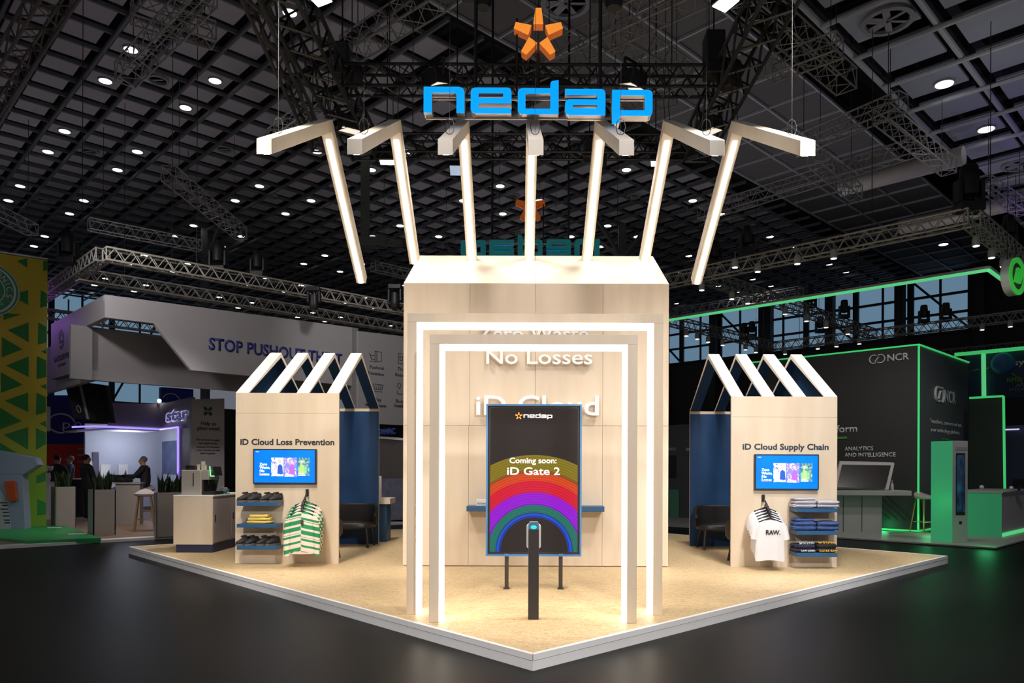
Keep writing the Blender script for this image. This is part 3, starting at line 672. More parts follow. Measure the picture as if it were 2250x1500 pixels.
# --- floating shelves
def shelf(Yf, front, back, xa, xb, ytop, ybot, label):
    z1 = at((xa + xb) / 2, ytop, front).z; z0 = at((xa + xb) / 2, ybot, front).z
    x0, x1 = at(xa, ytop, front).x, at(xb, ytop, front).x
    o = MB().box(x0, x1, front, Yf, z0, z1).build('floating_shelf', BLUES, bevel=0.002)
    tag(o, label, 'shelf', 'blue floating shelves on the booth fronts'); return x0, x1, z1
SL = [shelf(10.6, 10.34, 0, 520, 608.5, a, a + 7.8, l) for a, l in ((1103.3, 'top blue shelf with black trainers on the left booth'), (1151, 'middle blue shelf carrying yellow folded clothes on the left booth'), (1199.6, 'lowest blue shelf with black trainers on the left booth'))]
SR = [shelf(10.42, 10.12, 0, 1750.8, 1839.6, a, a + 8.6, l) for a, l in ((1116.3, 'top blue shelf carrying grey folded jeans on the right booth'), (1166, 'middle blue shelf carrying blue folded jeans on the right booth'), (1214.5, 'lowest blue shelf carrying dark folded shirts on the right booth'))]
# shelves widen backwards as seen from the aisle: nothing to add, they are plain boxes
# ================================================================ GOODS ON THE STAND
# --- trainers
SHOE = mat('black_knit', (0.020, 0.018, 0.017), 0.7, noise=0.3, nscale=40)
SOLE = mat('dark_sole', (0.11, 0.10, 0.095), 0.6, noise=0.15)
LACE = mat('shoe_lining', (0.10, 0.06, 0.03), 0.8, noise=0.2)
def shoe_proto():
    t = thing('trainer', '', 'shoe', (0, 0, 0))
    def ring(x, w, h0, h1, n=12):
        return [Vector((x, w * math.cos(a) * (1 - 0.25 * max(0, math.sin(a))), (h0 + h1) / 2 + (h1 - h0) / 2 * math.sin(a))) for a in [2 * PI * i / n for i in range(n)]]
    MB().loft([ring(-0.138, 0.018, 0.02, 0.05), ring(-0.125, 0.034, 0.018, 0.064), ring(-0.08, 0.046, 0.018, 0.078), ring(-0.03, 0.046, 0.018, 0.102), ring(0.02, 0.042, 0.018, 0.122), ring(0.07, 0.037, 0.018, 0.112), ring(0.11, 0.034, 0.018, 0.125), ring(0.132, 0.026, 0.02, 0.12), ring(0.142, 0.012, 0.03, 0.08)]).build('upper', SHOE, t, smooth=True)
    MB().loft([[Vector((x, w * s, z)) for x, w, s in
        [(-0.145, 0.012, 1), (-0.12, 0.038, 1), (-0.06, 0.05, 1), (0.0, 0.045, 1), (0.08, 0.04, 1), (0.13, 0.033, 1), (0.15, 0.014, 1), (0.15, 0.014, -1), (0.13, 0.033, -1), (0.08, 0.04, -1), (0.0, 0.045, -1), (-0.06, 0.05, -1), (-0.12, 0.038, -1), (-0.145, 0.012, -1)]] for z in (0.0, 0.026)]).build('sole', SOLE, t)
    MB().obox((0.005, 0, 0.127), (0.045, 0, 0.004), (0, 0.02, 0), (-0.001, 0, 0.012)).build('tongue', SHOE, t, bevel=0.004)
    MB().lathe([(0.026, 0), (0.030, 0.006), (0.026, 0.012)], (0.088, 0, 0.112), 10).build('collar', LACE, t)
    return t
sp_ = shoe_proto(); first = True
wh = ['leftmost', 'second from the left', 'third from the left', 'rightmost']
for zi, pxs, row in ((0, (537, 558, 585.5, 605), 'top'), (2, (534.5, 552.5, 579, 598), 'lowest')):
    for k, px in enumerate(pxs):
        o = sp_ if first else copy_tree(sp_); first = False
        o.name = 'trainer'
        Y = 10.47
        o.location = (at(px + 1, 1100, Y).x, Y, SL[zi][2] + 0.001); o.rotation_euler = (0, 0, math.radians(58 if k % 2 else 50)); o.scale = (0.82, 0.88, 1.0)
        tag(o, '%s black trainer on the %s shelf of the left booth' % (wh[k], row), 'shoe', 'black trainers on the left booth shelves')
# --- folded garments
def folded(w, d, h, m, wob=0.006, seed=0, n=20):
    rnd = random.Random(seed); rings = []
    for k, f in enumerate((0, 0.18, 0.5, 0.82, 1.0)):
        sc = (0.92, 1.0, 1.02, 1.0, 0.93)[k]; q = []
        for i in range(n):
            a = 2 * PI * i / n; c, s = math.cos(a), math.sin(a)
            x = math.copysign(abs(c) ** 0.35, c) * w / 2 * sc; y = math.copysign(abs(s) ** 0.35, s) * d / 2 * sc
            zz = h * f + (rnd.uniform(-wob, wob) if 0 < k else 0)
            q.append(Vector((x + rnd.uniform(-wob, wob), y + rnd.uniform(-wob, wob), zz)))
        rings.append(q)
    return MB().loft(rings)
def stack(items, x, y, z, labels, cat, group, yaw=0.0, prints=None):
    for i, ((w, d, h, m, name), lab) in enumerate(zip(items, labels)):
        t = thing(name, lab, cat, (x + 0.006 * (i % 2), y, z + 0.006), group)
        mb = folded(w, d, h, m, 0.0065, seed=int(x * 100) + i * 7)
        mb.v = [Matrix.Rotation(yaw, 3, 'Z') @ p + Vector(t.location) for p in mb.v]
        mb.build('fabric', m, t, smooth=True)
        # the fold seen on the front edge
        MB().path([Vector(t.location) + Vector((-w * 0.44, -d * 0.5, h * 0.5)), Vector(t.location) + Vector((0, -d * 0.515, h * 0.46)), Vector(t.location) + Vector((w * 0.44, -d * 0.5, h * 0.5))], h * 0.16, 6).build('fold', m, t, smooth=True)
        if prints: prints(t, i, w, d, h)
        z += h + 0.006
YEL = mat('yellow_fleece', (0.66, 0.50, 0.13), 0.85, noise=0.12, nscale=12, bump=0.2)
GRY = mat('grey_denim', (0.42, 0.41, 0.46), 0.8, noise=0.15, nscale=20, bump=0.2)
DEN = mat('blue_denim', (0.035, 0.075, 0.22), 0.8, noise=0.35, nscale=14, bump=0.3)
NVY = mat('navy_cotton', (0.016, 0.018, 0.045), 0.85, noise=0.2, nscale=20)
BKC = mat('black_cotton', (0.012, 0.011, 0.012), 0.85, noise=0.2, nscale=20)
x_ = at(571, 1148, 10.45).x
stack([(0.33, 0.20, 0.036, YEL, 'folded_sweater'), (0.31, 0.20, 0.036, YEL, 'folded_sweater'), (0.26, 0.19, 0.042, YEL, 'folded_sweater')], x_, 10.46, SL[1][2], ['lowest of the yellow folded sweaters on the left booth shelf', 'middle one of the yellow folded sweaters on the left booth shelf', 'uppermost of the yellow folded sweaters on the left booth shelf'], 'clothes', 'yellow folded sweaters')
for q, (px, nm) in enumerate(((1764, 'left'), (1815, 'right'))):
    x_ = at(px, 1110, 10.25).x
    stack([(0.315, 0.24, 0.045, GRY, 'folded_jeans'), (0.305, 0.24, 0.045, GRY, 'folded_jeans')] + ([(0.29, 0.23, 0.03, GRY, 'folded_jeans')] if q == 0 else []), x_, 10.265, SR[0][2],
          ['%s grey folded jeans in the %s stack on the top shelf' % (l, nm) for l in ('lowest', 'second', 'uppermost thin')], 'clothes', 'grey folded jeans')
    stack([(0.315, 0.24, 0.055, DEN, 'folded_jeans'), (0.30, 0.24, 0.055, DEN, 'folded_jeans')] + ([(0.27, 0.22, 0.035, DEN, 'folded_jeans')] if q == 0 else []), x_, 10.265, SR[1][2],
          ['%s blue folded denim jeans in the %s stack on the middle shelf' % (l, nm) for l in ('lowest', 'second', 'uppermost thin')], 'clothes', 'blue folded jeans')
YINK = mat('yellow_print', (0.75, 0.42, 0.03), 0.6, noise=0.1); WINK = mat('white_print', (0.72, 0.72, 0.75), 0.6, noise=0.05)
def pr_navy(t, i, w, d, h):
    L = Vector(t.location)
    if i: text('G-STAR\nRAW', 0.062, WINK, L + Vector((-0.07, -d * 0.30, h + 0.008)), (1, 0, 0), (0, 0.75, 0.66), t, 0.003, bold=0.03, line=0.75)
    else: text('RAW DENIM', 0.035, WINK, L + Vector((-0.06, -d * 0.56, h * 0.2)), (1, 0, 0), UP, t, 0.003, bold=0.02)
def pr_black(t, i, w, d, h):
    L = Vector(t.location)
    if i: text('G-STAR', 0.065, YINK, L + Vector((-0.12, -d * 0.36, h + 0.008)), (1, 0, 0), (0, 0.75, 0.66), t, 0.003, bold=0.04)
    else: text('G-STAR RAW', 0.042, YINK, L + Vector((-0.12, -d * 0.56, h * 0.15)), (1, 0, 0), UP, t, 0.003, bold=0.03)
stack([(0.30, 0.23, 0.045, NVY, 'folded_shirt'), (0.29, 0.22, 0.055, NVY, 'folded_shirt')], at(1763, 1210, 10.25).x, 10.265, SR[2][2], ['lower navy folded shirt with white print on the lowest shelf', 'upper navy folded shirt with white print on the lowest shelf'], 'clothes', 'navy folded shirts', 0, pr_navy)
stack([(0.29, 0.23, 0.05, BKC, 'folded_shirt'), (0.27, 0.22, 0.055, BKC, 'folded_shirt')], at(1812, 1210, 10.25).x, 10.265, SR[2][2], ['lower black folded shirt with yellow print on the lowest shelf', 'upper black folded shirt with yellow print on the lowest shelf'], 'clothes', 'black folded shirts', 0, pr_black)
# --- hanging garments
TEE = mat('white_cotton', (0.62, 0.61, 0.63), 0.85, noise=0.04, nscale=6, bump=0.25)
def stripe_mat():
    m = bpy.data.materials.new('green_striped_knit'); m.use_nodes = True; nt = m.node_tree; b = nt.nodes['Principled BSDF']; b.inputs['Roughness'].default_value = 0.8
    tc = nt.nodes.new('ShaderNodeTexCoord'); sp = nt.nodes.new('ShaderNodeSeparateXYZ'); nt.links.new(tc.outputs['Object'], sp.inputs[0])
    def M(op, a, bb=None):
        n = nt.nodes.new('ShaderNodeMath'); n.operation = op
        for i, q in enumerate((a, bb)):
            if q is None: continue
            if isinstance(q, (int, float)): n.inputs[i].default_value = q
            else: nt.links.new(q, n.inputs[i])
        return n.outputs[0]
    sg = M('SIGN', sp.outputs[0])
    zz = M('ADD', sp.outputs[2], M('MULTIPLY', M('ABSOLUTE', sp.outputs[0]), 0.22))
    zz = M('ADD', zz, M('MULTIPLY', sg, 0.03))
    s = M('ADD', M('SINE', M('MULTIPLY', zz, 2 * PI / 0.105)), M('MULTIPLY', M('SINE', M('MULTIPLY', zz, 2 * PI / 0.047)), 0.75))
    g_ = M('GREATER_THAN', s, 0.02)
    mx = nt.nodes.new('ShaderNodeMix'); mx.data_type = 'RGBA'; mx.inputs[6].default_value = (0.74, 0.62, 0.53, 1); mx.inputs[7].default_value = (0.012, 0.24, 0.085, 1)
    nt.links.new(g_, mx.inputs[0]); nt.links.new(mx.outputs[2], b.inputs['Base Color']); MATS['stripe'] = m; return m
STR = stripe_mat()
def garment(kind):
    """hanging shirt: local origin at the hanger hook, x sideways, hangs down in -z"""
    t = thing('t_shirt' if kind == 'tee' else 'striped_jacket', '', 'shirt' if kind == 'tee' else 'jacket')
    m = TEE if kind == 'tee' else STR
    rnd = random.Random(3 if kind == 'tee' else 5)
    n = 24
    if kind == 'tee': rows = [(-0.755, 0.245, 0.042), (-0.60, 0.242, 0.05), (-0.40, 0.238, 0.055), (-0.28, 0.236, 0.05), (-0.20, 0.222, 0.04), (-0.165, 0.18, 0.03), (-0.135, 0.10, 0.022)]
    else: rows = [(-0.74, 0.20, 0.06), (-0.70, 0.215, 0.065), (-0.55, 0.215, 0.065), (-0.38, 0.212, 0.06), (-0.26, 0.215, 0.05), (-0.19, 0.20, 0.042), (-0.15, 0.14, 0.034), (-0.115, 0.085, 0.03)]
    rings = []
    for k, (z, wx, wy) in enumerate(rows):
        q = []
        for i in range(n):
            a = 2 * PI * i / n
            fold = (0.012 * math.sin(a * 5 + 1.3) + 0.007 * math.sin(a * 9)) * max(0, min(1, (-z - 0.2) * 2.0))
            q.append(Vector((wx * math.cos(a), (wy + fold) * math.sin(a), z + (0.012 * math.sin(a * 3) if k == 0 else 0))))
        rings.append(q)
    MB().loft(rings, cap=False).build('body', m, t, smooth=True)
    for s in (-1, 1):
        if kind == 'tee': jr = [((s * 0.165, 0, -0.205), 0.065, 0.035), ((s * 0.215, 0, -0.25), 0.064, 0.035), ((s * 0.252, 0, -0.38), 0.062, 0.032), ((s * 0.260, 0, -0.43), 0.062, 0.032)]
        else: jr = [((s * 0.165, 0, -0.20), 0.06, 0.045), ((s * 0.215, 0, -0.25), 0.062, 0.046), ((s * 0.245, 0, -0.42), 0.058, 0.045), ((s * 0.25, 0, -0.60), 0.055, 0.042), ((s * 0.245, 0, -0.80), 0.045, 0.036)]
        rg = []
        for k, (c, rx, ry) in enumerate(jr):
            c = Vector(c); d = (Vector(jr[min(k + 1, len(jr) - 1)][0]) - Vector(jr[max(k - 1, 0)][0])).normalized()
            sx = Vector((d.z, 0, -d.x))
            rg.append([c + sx * rx * math.cos(2 * PI * i / 12) + Vector((0, 1, 0)) * ry * math.sin(2 * PI * i / 12) for i in range(12)])
        MB().loft(rg).build('sleeve', m, t, smooth=True)
    # collar, hanger
    MB().lathe([(0.075, -0.02), (0.072, 0.0), (0.064, 0.004)], (0, 0, -0.135 if kind == 'tee' else -0.115), 16, sx=1.0, sy=0.42).build('collar', m, t, smooth=True)
    h = MB(); h.bar((-0.185, 0, -0.165), (0, 0, -0.10), 0.012, 0.03); h.bar((0.185, 0, -0.165), (0, 0, -0.10), 0.012, 0.03); h.bar((0, 0, -0.11), (0, 0, -0.045), 0.02, 0.02)
    hg = h.build('hanger', BLK, t)
    MB().path([(0, 0, -0.05), (0.0, 0, -0.028), (0.02, 0, -0.006), (0.008, 0, 0.014), (-0.012, 0, 0.016)], 0.004, 6).build('hook', BLK, hg)
    if kind == 'tee':
        MB().obox((0, -0.004, -0.16), (0.045, 0, 0), (0, 0.003, 0), (0, 0, 0.02)).build('neck_print', BLK, t)
    else:
        MB().obox((0.02, -0.072, -0.27), (0.022, 0, 0), (0, 0.003, 0), (0, 0, 0.037)).build('swing_tag', mat('brown_tag', (0.05, 0.03, 0.025), 0.6, noise=0.1), t, label='dark brown swing tag')
        MB().bar((0.0, -0.066, -0.74), (0.0, -0.058, -0.16), 0.008, 0.004, (0, 1, 0)).build('zip', mat('pink_zip', (0.6, 0.45, 0.4), 0.6, noise=0.1), t)
        MB().lathe([(0.205, 0), (0.208, 0.02), (0.205, 0.04)], (0, 0, -0.765), 24, sy=0.30).build('hem_band', mat('pink_hem', (0.70, 0.52, 0.45), 0.8, noise=0.08), t, smooth=True)
    return t
def hang(kind, wall, tip, n, ysign, labels, group, fixl):
    wall, tip = Vector(wall), Vector(tip)
    arm = thing('clothes_arm', fixl, 'clothes rail', wall)
    MB().bar(wall, tip, 0.012, 0.025).build('arm', BLK, arm)
    MB().obox(wall, (0.02, 0, 0), (0, 0.008, 0), (0, 0, 0.05)).build('wall_plate', BLK, arm)
    pr = garment(kind)
    for k in range(n):
        f = 0.25 + 0.66 * k / max(1, n - 1)
        p = wall.lerp(tip, f); o = pr if k == 0 else copy_tree(pr)
        o.location = p + Vector((0, 0, 0.005)); o.scale = (0.80, 0.8, 0.87) if kind == 'tee' else (0.82, 0.75, 0.88); o.rotation_euler = (0, 0, math.radians(4 + 3 * math.sin(k * 2.1)) * ysign)
        tag(o, labels[k], o['category'], group)
    last = o
    return last
wl_, tp_ = at(675, 1082, 10.575), at(662, 1112, 10.10)
OR5 = ['rearmost', 'second from the wall of the', 'third from the wall of the', 'fourth from the wall of the', 'frontmost']
hang('jacket', wl_, tp_, 4, 1, ['rearmost green and cream striped jacket hanging against the left booth', 'second green and cream striped jacket from the left booth wall', 'third green and cream striped jacket from the left booth wall', 'frontmost green and cream striped jacket on the left booth'], 'green striped jackets', 'black clothes arm holding striped jackets on the left booth')
wl_, tp_ = at(1677, 1094, 10.395), at(1694, 1128, 9.92)
lt = hang('tee', wl_, tp_, 5, -1, ['rearmost white t-shirt hanging against the right booth', 'second white t-shirt from the right booth wall', 'middle one of five white t-shirts on the right booth', 'fourth white t-shirt from the right booth wall', 'frontmost white t-shirt printed RAW on the right booth'], 'white t-shirts', 'black clothes arm holding white t-shirts on the right booth')
bpy.context.view_layer.update()
tx = text('RAW.', 0.095, INK, (-0.085, -0.062, -0.345), (1, 0, 0), UP, None, 0.004, bold=0.03)
tx.parent = lt; tx.name = 'chest_print'; tx['label'] = 'dark chest print reading RAW.'

# --- leather settees inside the booths
LEA = mat('black_leather', (0.020, 0.018, 0.018), 0.38, noise=0.2, nscale=30)
LEG = mat('dark_wood_leg', (0.018, 0.013, 0.011), 0.5, noise=0.2)
def settee(loc, rz, label):
    t = thing('settee', label, 'settee', (0, 0, 0), 'black leather settees in the booths')
    W, D = 0.62, 0.30
    n = 28
    def outline(sx, sy, z): return [Vector((math.copysign(abs(math.cos(a)) ** 0.6, math.cos(a)) * sx, math.copysign(abs(math.sin(a)) ** 0.7, math.sin(a)) * sy, z)) for a in [2 * PI * i / n for i in range(n)]]
    MB().loft([outline(W * 0.90, D * 0.85, 0.315), outline(W * 0.99, D * 0.98, 0.345), outline(W, D, 0.40), outline(W * 0.97, D * 0.95, 0.425)]).build('seat', LEA, t, smooth=True)
    pts = []
    for i in range(21):
        a = PI * (i / 20.0) * 1.16 - PI * 0.08
        pts.append((math.copysign(abs(math.cos(a)) ** 0.45, math.cos(a)) * W, math.copysign(abs(math.sin(a)) ** 0.55, math.sin(a)) * D if math.sin(a) > 0 else math.sin(a) * D))
    rg = []
    for i, (x, y) in enumerate(pts):
        e = min(i, 20 - i) / 5.0; h = 0.40 + 0.34 * min(1, 0.25 + 0.75 * e) ** 0.6
        d = Vector((x / W, y / D * 0.8, 0)); d.normalize()
        o_ = d * 0.028
        c = Vector((x, y, 0)); rg.append([c - o_ + UP * 0.40, c + o_ + UP * 0.38, c + o_ * 1.2 + UP * (h - 0.02), c + UP * h, c - o_ * 1.0 + UP * (h - 0.02)])
    MB().loft(rg).build('backrest', LEA, t, smooth=True)
    for sx in (-1, 1):
        for sy in (-1, 1):
            MB().tube((sx * W * 0.80, sy * D * 0.62, 0.33), (sx * W * 0.88, sy * D * 0.85, 0.0), 0.028, 8, 0.02).build('leg', LEG, t)
    t.location = loc; t.rotation_euler = (0, 0, rz)
    return t
settee((at(828, 1150, 12.95).x - 0.64, BL['Yb'] - 0.46, ZP), 0, 'black leather settee on the far wall inside the left booth')
settee((at(753, 1190, 11.1).x - 0.64, 11.02, ZP), PI, 'black leather settee tucked behind the front wall of the left booth')
settee((at(1527, 1150, 12.75).x + 0.64, BR['Yb'] - 0.46, ZP), 0, 'black leather settee on the far wall inside the right booth')
settee((at(1594, 1190, 10.9).x + 0.64, 10.84, ZP), PI, 'black leather settee tucked behind the front wall of the right booth')

# --- pedestal counter behind the left booth
pd_ = thing('pedestal_counter', 'small blue pedestal with pale wooden top behind the left booth', 'counter', at(845, 1193, 13.75))
pd_.location.z = ZP; px0, px1 = at(815, 1150, 13.75).x, at(852, 1150, 13.75).x
MB().box(px0, px1 - 0.02, 13.75, 14.15, ZP, at(845, 1107, 13.75).z).build('body', BLUES, pd_, bevel=0.004)
zt_ = at(845, 1107, 13.72).z
MB().box(px0 - 0.05, at(857, 1100, 13.7).x, 13.7, 14.25, zt_, zt_ + 0.105).build('top', PLYL, pd_, bevel=0.003)
MB().box(px0, at(838.5, 1060, 13.95).x, 13.93, 13.96, zt_ + 0.105, at(836, 1045, 13.95).z).build('back_panel', WHITE, pd_)

# --- coffee counter
YC = onz(467, 1214, ZP).y
cx0, cx1 = at(381, 1150, YC).x, at(467, 1150, YC).x
cnt = thing('coffee_counter', 'pale wooden coffee counter with white top and grey sliding door', 'counter', ((cx0 + cx1) / 2, YC + 0.7, ZP))
zb = at(425, 1196, YC).z; zc = at(425, 1090.5, YC).z; YD = YC + 1.5
MB().box(cx0 + 0.04, cx1, YC + 0.01, YD - 0.03, ZP, zb).build('plinth', mat('dark_plinth', (0.022, 0.025, 0.06), 0.5, noise=0.1), cnt)
MB().box(cx0, cx1, YC, YC + 0.02, zb, zc).build('end_panel', PLY, cnt)
MB().box(cx0, cx1 - 0.02, YC + 0.021, YD, zb + 0.001, zc - 0.001).build('carcass', PLY, cnt)
LIL = mat('lilac_grey_door', (0.34, 0.30, 0.315), 0.5, noise=0.05)
for a, b in ((0.03, 0.74), (0.75, 1.46)):
    dr = MB().box(cx1 - 0.018, cx1 + 0.002, YC + a, YC + b, zb + 0.03, zc - 0.04).build('sliding_door', LIL, cnt)
    MB().box(cx1 + 0.002, cx1 + 0.007, YC + a + 0.05, YC + a + 0.08, zb + 0.36, zb + 0.47).build('handle', BLK, dr)
MB().box(cx0 - 0.005, cx1 + 0.015, YC - 0.005, YD, zc, zc + 0.022).build('worktop', WHITE, cnt, bevel=0.003)
zw = zc + 0.022
# coffee machine, front towards the right
cm = thing('coffee_machine', 'silver coffee machine with black screen on the coffee counter', 'coffee machine', (at(420, 1085, YC + 0.35).x, YC + 0.35, zw))
SLV = mat('machine_silver', (0.36, 0.33, 0.29), 0.4, 0.2, noise=0.05)
mx0, mx1 = at(398, 1060, YC + 0.1).x, at(442, 1060, YC + 0.1).x; zm = at(420, 1032, YC + 0.1).z
MB().box(mx0, mx1, YC + 0.10, YC + 0.52, zw, zm).build('body', SLV, cm, bevel=0.012)
MB().box(mx1 - 0.135, mx1 - 0.12, YC + 0.096, YC + 0.101, zw + 0.14, zm - 0.05).build('groove', BLK, cm)
MB().box(mx1, mx1 + 0.11, YC + 0.13, YC + 0.49, zm - 0.16, zm - 0.01).build('head', SLV, cm, bevel=0.008)
MB().box(mx1, mx1 + 0.20, YC + 0.12, YC + 0.50, zw, zw + 0.055).build('drip_tray', BLK, cm, bevel=0.004)
MB().box(mx1, mx1 + 0.03, YC + 0.14, YC + 0.48, zw + 0.055, zm - 0.16).build('backplate', BLK, cm)
for dy in (0.22, 0.38): MB().tube((mx1 + 0.07, YC + dy, zm - 0.16), (mx1 + 0.07, YC + dy, zm - 0.23), 0.018, 8).build('spout', BLK, cm)
MB().obox((mx1 + 0.17, YC + 0.31, zm - 0.02), (0.012, 0, 0.003), (0, 0.15, 0), (-0.012, 0, 0.075)).build('screen', BLK, cm, bevel=0.004)
GRN = mat('green_led', (0.1, 0.8, 0.2), 0.4, emit=2.0, ecol=(0.15, 1.0, 0.25))
MB().path([(mx1 + 0.125, YC + 0.13, zm + 0.06), (mx1 + 0.14, YC + 0.13, zm - 0.1), (mx1 + 0.2, YC + 0.13, zm - 0.1)], 0.008, 6).build('light_strip', GRN, cm, label='glowing green light strip')
MB().lathe([(0.0, 0), (0.13, 0), (0.14, 0.07), (0.0, 0.07)], (mx0 + 0.13, YC + 0.3, zm), 14).build('bean_hopper', mat('smoked_plastic', (0.03, 0.02, 0.025), 0.2, noise=0.1), cm, smooth=True)
CUP = mat('paper_cup', (0.62, 0.56, 0.48), 0.6, noise=0.04)
for k, (dx, hh, l) in enumerate(((0.035, 0.09, 'short paper cup stack on the coffee machine, left one'), (0.105, 0.14, 'tall paper cup stack in the middle of the coffee machine top'), (0.165, 0.085, 'short paper cup stack on the coffee machine, beside the green light'))):
    o = MB().lathe([(0.026, 0), (0.034, hh * 0.96), (0.036, hh), (0.03, hh), (0.024, hh - 0.02)], (mx1 - 0.12 + dx - (0.03 if k == 2 else 0), YC + 0.2, zm), 14).build('cup_stack', CUP, smooth=True)
    tag(o, l, 'cups', 'paper cups on the coffee machine')
TQ = mat('turquoise_glaze', (0.06, 0.26, 0.29), 0.25, noise=0.08)
bx = at(484, 1085, YC + 0.3).x
bw = thing('snack_bowl', 'turquoise bowl of pink sweets on the coffee counter', 'bowl', (cx1 - 0.12, YC + 0.72, zw))
L_ = Vector(bw.location)
MB().lathe([(0.03, 0.0), (0.10, 0.008), (0.105, 0.014), (0.03, 0.012)], L_, 18).build('saucer', TQ, bw, smooth=True)
MB().lathe([(0.035, 0.012), (0.075, 0.04), (0.088, 0.082), (0.082, 0.082), (0.06, 0.05), (0.01, 0.04)], L_, 18).build('bowl', TQ, bw, smooth=True)
sw = MB()
for i in range(14):
    a = i * 2.4; r = 0.016 * math.sqrt(i); sw.ball(L_ + Vector((r * math.cos(a), r * math.sin(a), 0.086 + 0.004 * (i % 3))), 0.014, n=7, m=5)
sw.build('sweets', mat('pink_sweets', (0.65, 0.18, 0.24), 0.5, noise=0.4, nscale=30), bw, smooth=True, kind='stuff')

# ================================================================ RIGGING
def truss(p, q, s, m, label, bay=None, r=0.022, group=None, name='lighting_truss', horiz=None):
    p, q = Vector(p), Vector(q); d = q - p; L = d.length; t_ = d / L
    sd = t_.cross(UP).normalized(); n_ = sd.cross(t_).normalized()
    t = thing(name, label, 'truss', (p + q) / 2 - UP * s / 2, group)
    cs = [(-1, -1), (1, -1), (1, 1), (-1, 1)]
    off = [sd * a * s / 2 + n_ * b * s / 2 for a, b in cs]
    for o_ in off: MB().tube(p + o_, q + o_, r, 6).build('chord', m, t)
    bay = bay or s * 1.3; nb = max(2, int(round(L / bay))); br = MB(); st = L / nb
    for k in range(nb):
        a = p + t_ * (k * st); b = p + t_ * ((k + 0.5) * st); c = p + t_ * ((k + 1) * st)
        for i in range(4):
            o1, o2 = off[i], off[(i + 1) % 4]
            br.tube(a + o1, b + o2, r * 0.55, 4); br.tube(b + o2, c + o1, r * 0.55, 4)
    for e in (p, q):
        for i in range(4): br.tube(e + off[i], e + off[(i + 1) % 4], r * 0.7, 4)
    br.build('bracing', m, t, kind='stuff')
    for f in (0.12, 0.88):
        h = p.lerp(q, f); t1_, t2_ = h.dot(E1), h.dot(E2)
        MB().tube(h + UP * s / 2, Vector((h.x, h.y, (ZR - 0.27 if t1_ < 6.9 else ZC - 0.21))), 0.009, 5).build('suspension_wire', WIRE, t)
    return t
ZT = 7.02
truss((-2.92, 4.9, ZT), (-2.92, 12.8, ZT), 0.42, BLKT, 'black side truss over the left half of the stand', r=0.03)
truss((2.80, 4.9, ZT), (2.80, 12.8, ZT), 0.42, BLKT, 'black side truss over the right half of the stand', r=0.03)
truss((-2.7, 10.55, ZT), (2.6, 10.55, ZT), 0.30, BLKT, 'black cross truss right behind the blue sign letters', r=0.022)
truss((-2.7, 12.6, ZT - 0.05), (2.6, 12.6, ZT - 0.05), 0.30, BLKT, 'rear black cross truss above the tower roof', r=0.022)
truss((-3.8, 5.15, ZT), (3.8, 5.15, ZT), 0.30, BLKT, 'front black cross truss above the aisle before the stand', r=0.022)
truss(onz(545, -30, 7.6), onz(700, 320, 7.6), 0.22, mat('dark_grey_steel', (0.045, 0.045, 0.05), 0.5, noise=0.1), 'slim dark grey rail running beside the black left side truss', r=0.03, bay=0.9)
# floodlight fixtures of the stand
LENS = mat('flood_lens', (1, 1, 1), 0.4, emit=6.0, ecol=(0.95, 1.0, 0.97))
def fixture(pos, aim, lens, label, sz=0.16, hang=False):
    pos, aim = Vector(pos), Vector(aim); d = (aim - pos).normalized()
    t = thing('floodlight', label, 'spotlight', pos - UP * 0.1)
    sd = d.cross(UP).normalized(); n_ = sd.cross(d)
    MB().obox(pos - d * 0.14, sd * sz, n_ * sz * 0.8, d * 0.10).build('housing', BLK, t, bevel=0.01)
    MB().obox(pos - d * 0.035, sd * sz * 0.88, n_ * sz * 0.68, d * 0.004).build('lens', lens, t)
    y = MB(); top = pos - d * 0.14 + UP * 0.30
    for s in (-1, 1): y.bar(pos - d * 0.14 + sd * s * (sz + 0.015), pos - d * 0.14 + sd * s * (sz + 0.015) + UP * 0.25, 0.012, 0.04)
    y.bar(pos - d * 0.14 + sd * (sz + 0.02) + UP * 0.25, pos - d * 0.14 - sd * (sz + 0.02) + UP * 0.25, 0.04, 0.012)
    y.build('yoke', BLK, t)
    if hang: MB().tube(pos - d * 0.14 + UP * 0.25, Vector((pos.x, pos.y, ZC + 0.2)) - d * 0.14, 0.012, 6).build('hanging_pole', BLKT, t)
LENSD = mat('spot_lens', (1, 1, 1), 0.4, emit=0.8, ecol=(1, 0.9, 0.75))
for k, (p, a, e, ang, c_) in enumerate(STAND_SPOTS):
    d = (Vector(a) - Vector(p)).normalized()
    fixture(Vector(p) - d * 0.12, a, LENSD, 'black floodlight ' + ('under the left end of the front cross truss', 'under the right end of the front cross truss', 'under the front cross truss left of centre', 'under the front cross truss right of centre', 'under the left side truss above the portals', 'under the right side truss above the portals', 'under the left side truss above the left booth', 'under the right side truss above the right booth', 'added to brighten the roof, under the left half of the cross truss', 'added to brighten the roof, under the right half of the cross truss', 'added as unseen front fill behind the viewer on the left', 'added as unseen front fill behind the viewer on the right')[k], hang=k > 9)
fixture(at(1594, 14, 8.6), (1.6, 8.3, 0), LENS, 'bright white floodlight at the upper edge right of the star', 0.14)
fixture(at(702, 2, 8.6), (-1.6, 8.3, 0), LENS, 'bright white floodlight at the upper edge left of the star', 0.14)
fixture(at(850, 358, 15.0), (-2.9, 13.5, 0), LENS, 'bright white floodlight hanging low between the first two beams', 0.16, True)
fixture(at(1003, 377, 13.0), (-1.3, 10, 3.0), mat('blue_lens', (0.3, 0.4, 0.6), 0.2, emit=0.5, ecol=(0.6, 0.75, 1)), 'dim bluish floodlight hanging between the second and third beams', 0.13, True)
